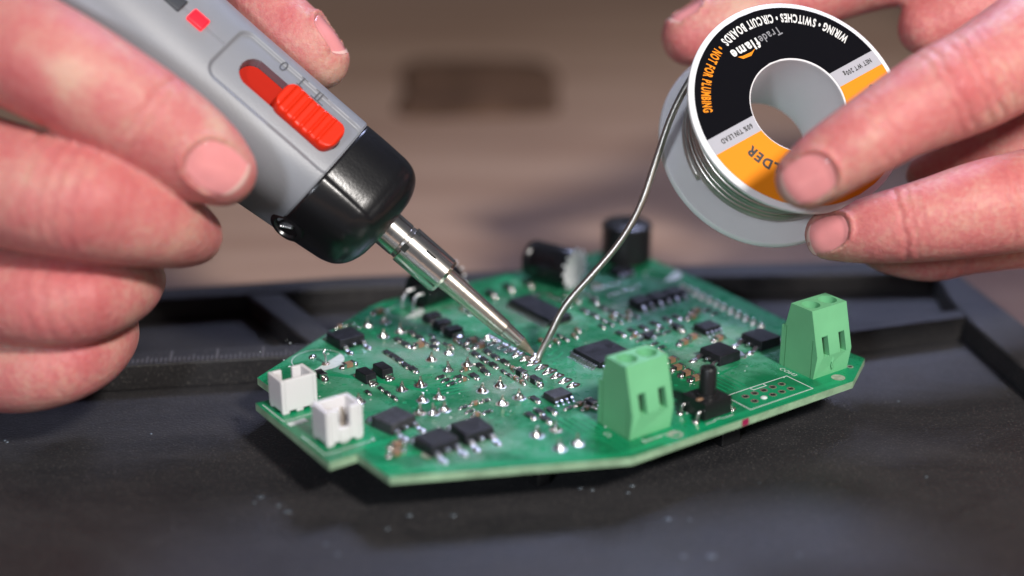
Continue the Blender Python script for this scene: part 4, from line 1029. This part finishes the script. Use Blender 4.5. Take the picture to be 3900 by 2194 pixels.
            for i in range(nu):
                for j in range(nv): mb.f.append((i*w+j, i*w+j+1, (i+1)*w+j+1, (i+1)*w+j)); mb.m.append(1 if i >= nu-2 else 0)
            k = len(mb.v); bd = [j for j in range(w)]+[i*w+nv for i in range(1, nu+1)]+[nu*w+j for j in range(nv-1, -1, -1)]+[i*w for i in range(nu-1, 0, -1)]
            mb.v += [tuple(np.array(mb.v[i])-n*.7) for i in bd]; q = len(bd); mb.f += [(bd[i], bd[(i+1) % q], k+(i+1) % q, k+i) for i in range(q)]; mb.m += [0]*q
            build('fingernail', mb, [M['nail'], M['nail_edge']], ob, smooth=60)
        return ob

# hand on the iron
A = Hand(.55)
A.limb([(-330, -60, 300, 150), (-120, 40, 274, 150), (60, 128, 259, 148), (170, 185, 256, 143), (300, 262, 258, 136), (420, 335, 261, 124), (505, 395, 263, 108), (556, 430, 264.5, 84)])
A.limb([(-360, 250, 302, 150), (-150, 400, 272, 152), (20, 465, 261, 152), (180, 502, 258, 146), (290, 530, 261, 132), (390, 560, 266, 108), (450, 582, 272, 88), (482, 592, 277, 72)])
A.limb([(-360, 540, 306, 130), (-150, 690, 280, 120), (20, 742, 270, 118), (150, 752, 267, 114), (240, 742, 270, 104), (310, 722, 277, 86), (345, 705, 285, 66)])
A.limb([(-340, 760, 312, 112), (-150, 900, 288, 106), (20, 930, 278, 104), (130, 920, 275, 99), (210, 890, 278, 92), (258, 850, 284, 82), (276, 820, 291, 66)])
A.limb([(200, -420, 318, 140), (420, -260, 312, 110), (590, -70, 305, 94), (690, 50, 301, 88), (765, 118, 300, 84), (802, 150, 300.5, 72)])
A.limb([(-330, -60, 302, 150), (-600, 60, 330, 190), (-850, 100, 360, 190)], True)
A.limb([(-360, 250, 304, 150), (-620, 220, 335, 190)], True)
A.limb([(-360, 540, 308, 135), (-640, 380, 340, 190), (-850, 200, 362, 190)], True)
A.limb([(-340, 760, 314, 115), (-620, 560, 342, 170), (-820, 320, 364, 180)], True)
A.limb([(180, -430, 320, 140), (-200, -250, 330, 170), (-600, 0, 345, 180)], True)
A.field()
A.crease(398, 300, 261, -.62, 122, .30, .45, -1.0); A.crease(412, 330, 261, -.60, 122, .22, .4, -1.); A.crease(130, 320, 258, -.5, 60, .4, .6)
for x, y, dp in ((150, 480, .16), (185, 490, .24), (225, 500, .22), (262, 512, .16), (108, 470, .12)): A.crease(x, y, 258, -.22, 145, dp, .5, 1.0)
A.crease(505, 592, 274, -.3, 70, .16, .3); A.crease(520, 594, 275, -.3, 60, .14, .3); A.crease(340, 545, 262, -.25, 120, .12, .4)
for x, y, dp in ((150, 745, .2), (195, 748, .22), (250, 740, .14), (105, 745, .12)): A.crease(x, y, 268, .05, 110, dp, .5, .8)
for x, y in ((160, 905), (215, 885)): A.crease(x, y, 277, .25, 90, .16, .45, .6)
A.bump(150, 150, 248, 80, .5); A.bump(245, 505, 250, 70, .6); A.bump(225, 745, 261, 55, .6); A.bump(215, 885, 270, 45, .5)
A.nail(545, 424, 257, -.70, 64, 72, 0.10, .10)
A.nail(792, 138, 300.5, -.72, 56, 58, -1.2, .05)
tonesA = [(590, 470, 258, 60, .22), (470, 300, 255, 60, .22), (250, 505, 250, 90, .25), (230, 760, 262, 80, .30), (60, 760, 262, 90, .2), (200, 900, 270, 80, .2), (60, 210, 250, 110, .25), (165, 185, 246, 60, -.45), (545, 320, 258, 50, -.35), (620, 400, 258, 40, -.3), (470, 560, 262, 60, -.1), (170, 590, 258, 120, .15), (330, 370, 255, 90, .1), (320, 690, 272, 60, -.2), (300, 860, 284, 50, -.1), (720, 40, 296, 60, .2), (830, 190, 298, 60, -.30), (720, 150, 297, 70, -.2)]
hand_a = A.make('hand', 'bare hand gripping the grey soldering iron like a pen', tonesA, at(-300, 600, 300))

# hand on the reel
B = Hand(.55)
B.limb([(2960, -120, 318, 150), (2760, 20, 290, 138), (2600, 110, 276, 132), (2470, 190, 270, 122), (2380, 232, 267, 116), (2270, 290, 264, 100), (2170, 352, 262, 90), (2085, 408, 262.5, 82), (2030, 448, 264, 70)])
B.limb([(2980, 330, 318, 140), (2800, 440, 298, 125), (2620, 495, 288, 120), (2470, 525, 284, 112), (2340, 553, 283, 96), (2230, 572, 284, 82), (2150, 584, 286, 68), (2090, 590, 288, 56)])
B.limb([(2980, 560, 330, 125), (2780, 585, 318, 100), (2600, 585, 312, 82), (2440, 606, 309, 76), (2340, 630, 309, 70), (2240, 625, 311, 56), (2200, 612, 313, 46)])
B.limb([(2660, -260, 330, 180), (2440, -190, 326, 140), (2200, -90, 324, 104), (2010, -10, 323, 84), (1880, 38, 322, 76), (1790, 70, 321, 72), (1738, 92, 321, 66)])
B.limb([(2960, -120, 322, 150), (2700, -160, 330, 190), (2560, -20, 326, 150), (2420, 40, 320, 105), (2330, 70, 318, 70)], True)
B.limb([(2980, 330, 324, 140), (2760, 240, 322, 150), (2580, 160, 318, 110)], True)
B.limb([(2960, -120, 322, 150), (3250, 0, 345, 200)], True)
B.limb([(2980, 330, 328, 150), (2720, 320, 324, 140), (2540, 370, 321, 100), (2420, 410, 320, 66), (2330, 440, 320, 44)], True)
B.limb([(2980, 330, 322, 140), (3260, 240, 345, 200), (3450, 80, 365, 200)], True)
B.limb([(2980, 560, 334, 125), (3240, 440, 350, 180), (3440, 200, 366, 190)], True)
B.limb([(2660, -260, 332, 180), (3000, -200, 342, 200), (3400, 0, 362, 200)], True)
B.field()
for x, y, dp, cv in ((2440, 205, .40, 1.2), (2410, 222, .30, 1.2), (2365, 245, .28, 1.4), (2475, 185, .25, 1.2), (2340, 258, .15, 1.), (2500, 170, .15, 1)): B.crease(x, y, 267, .52, 112, dp, .42, cv)
for x, y, dp in ((2212, 328, .24), (2195, 338, .18), (2228, 318, .14), (2180, 348, .12)): B.crease(x, y, 262.5, .56, 86, dp, .38, -.8)
for x, y, dp in ((2245, 572, .26), (2270, 568, .16), (2290, 562, .12), (2500, 522, .2), (2530, 516, .24), (2560, 508, .16)): B.crease(x, y, 284, .2, 95, dp, .45, .8)
for x, y in ((2360, 640), (2405, 632)): B.crease(x, y, 309, .1, 66, .3, .5)
B.bump(2420, 215, 258, 60, .6); B.bump(2530, 515, 280, 60, .3)
B.nail(2034, 452, 258, math.pi+.56, 60, 68, -.06, .16)
B.nail(2082, 588, 284, math.pi+.12, 44, 52, .30, .16)
B.nail(1748, 86, 321, math.pi+.40, 48, 48, 1.2, .05)
tonesB = [(2030, 470, 258, 60, -.05), (2150, 380, 257, 60, .05), (2190, 350, 257, 40, -.12), (2420, 210, 257, 80, .30), (2300, 270, 258, 80, .12), (2500, 520, 276, 120, .12), (2270, 570, 278, 70, .2), (2180, 560, 280, 60, .1), (2350, 640, 304, 70, .0), (1720, 120, 316, 60, .25), (1850, 10, 316, 80, -.35), (2450, 60, 312, 150, .15), (2560, 330, 290, 120, .3), (2090, 515, 260, 40, -.4)]
hand_b = B.make('hand', 'bare hand pinching the white solder reel between fingers and thumb', tonesB, at(2950, 300, 330))

# sleeves of the worker, just outside the picture, so that the arms shade the table
M['cloth'] = plain('dark_cloth', (.045, .04, .04), .9, bump=.5, bscale=900)
def unseen_sleeve(hand, pts):
    o = np.array(hand.location)/MM; mb = MB(); q = catmull(pts, 8)
    mb.tube([p[:3]-o for p in q], [p[3] for p in q], 28); build('sleeve', mb, M['cloth'], hand, smooth=60)
unseen_sleeve(hand_a, [(*at(-690, 150, 350), 34), (*at(-900, 120, 385), 38), (-330, 560, 230, 50), (-330, 760, 300, 62)])
unseen_sleeve(hand_b, [(*at(3330, 150, 352), 34), (*at(3520, 80, 385), 38), (360, 540, 290, 50), (380, 760, 400, 62)])
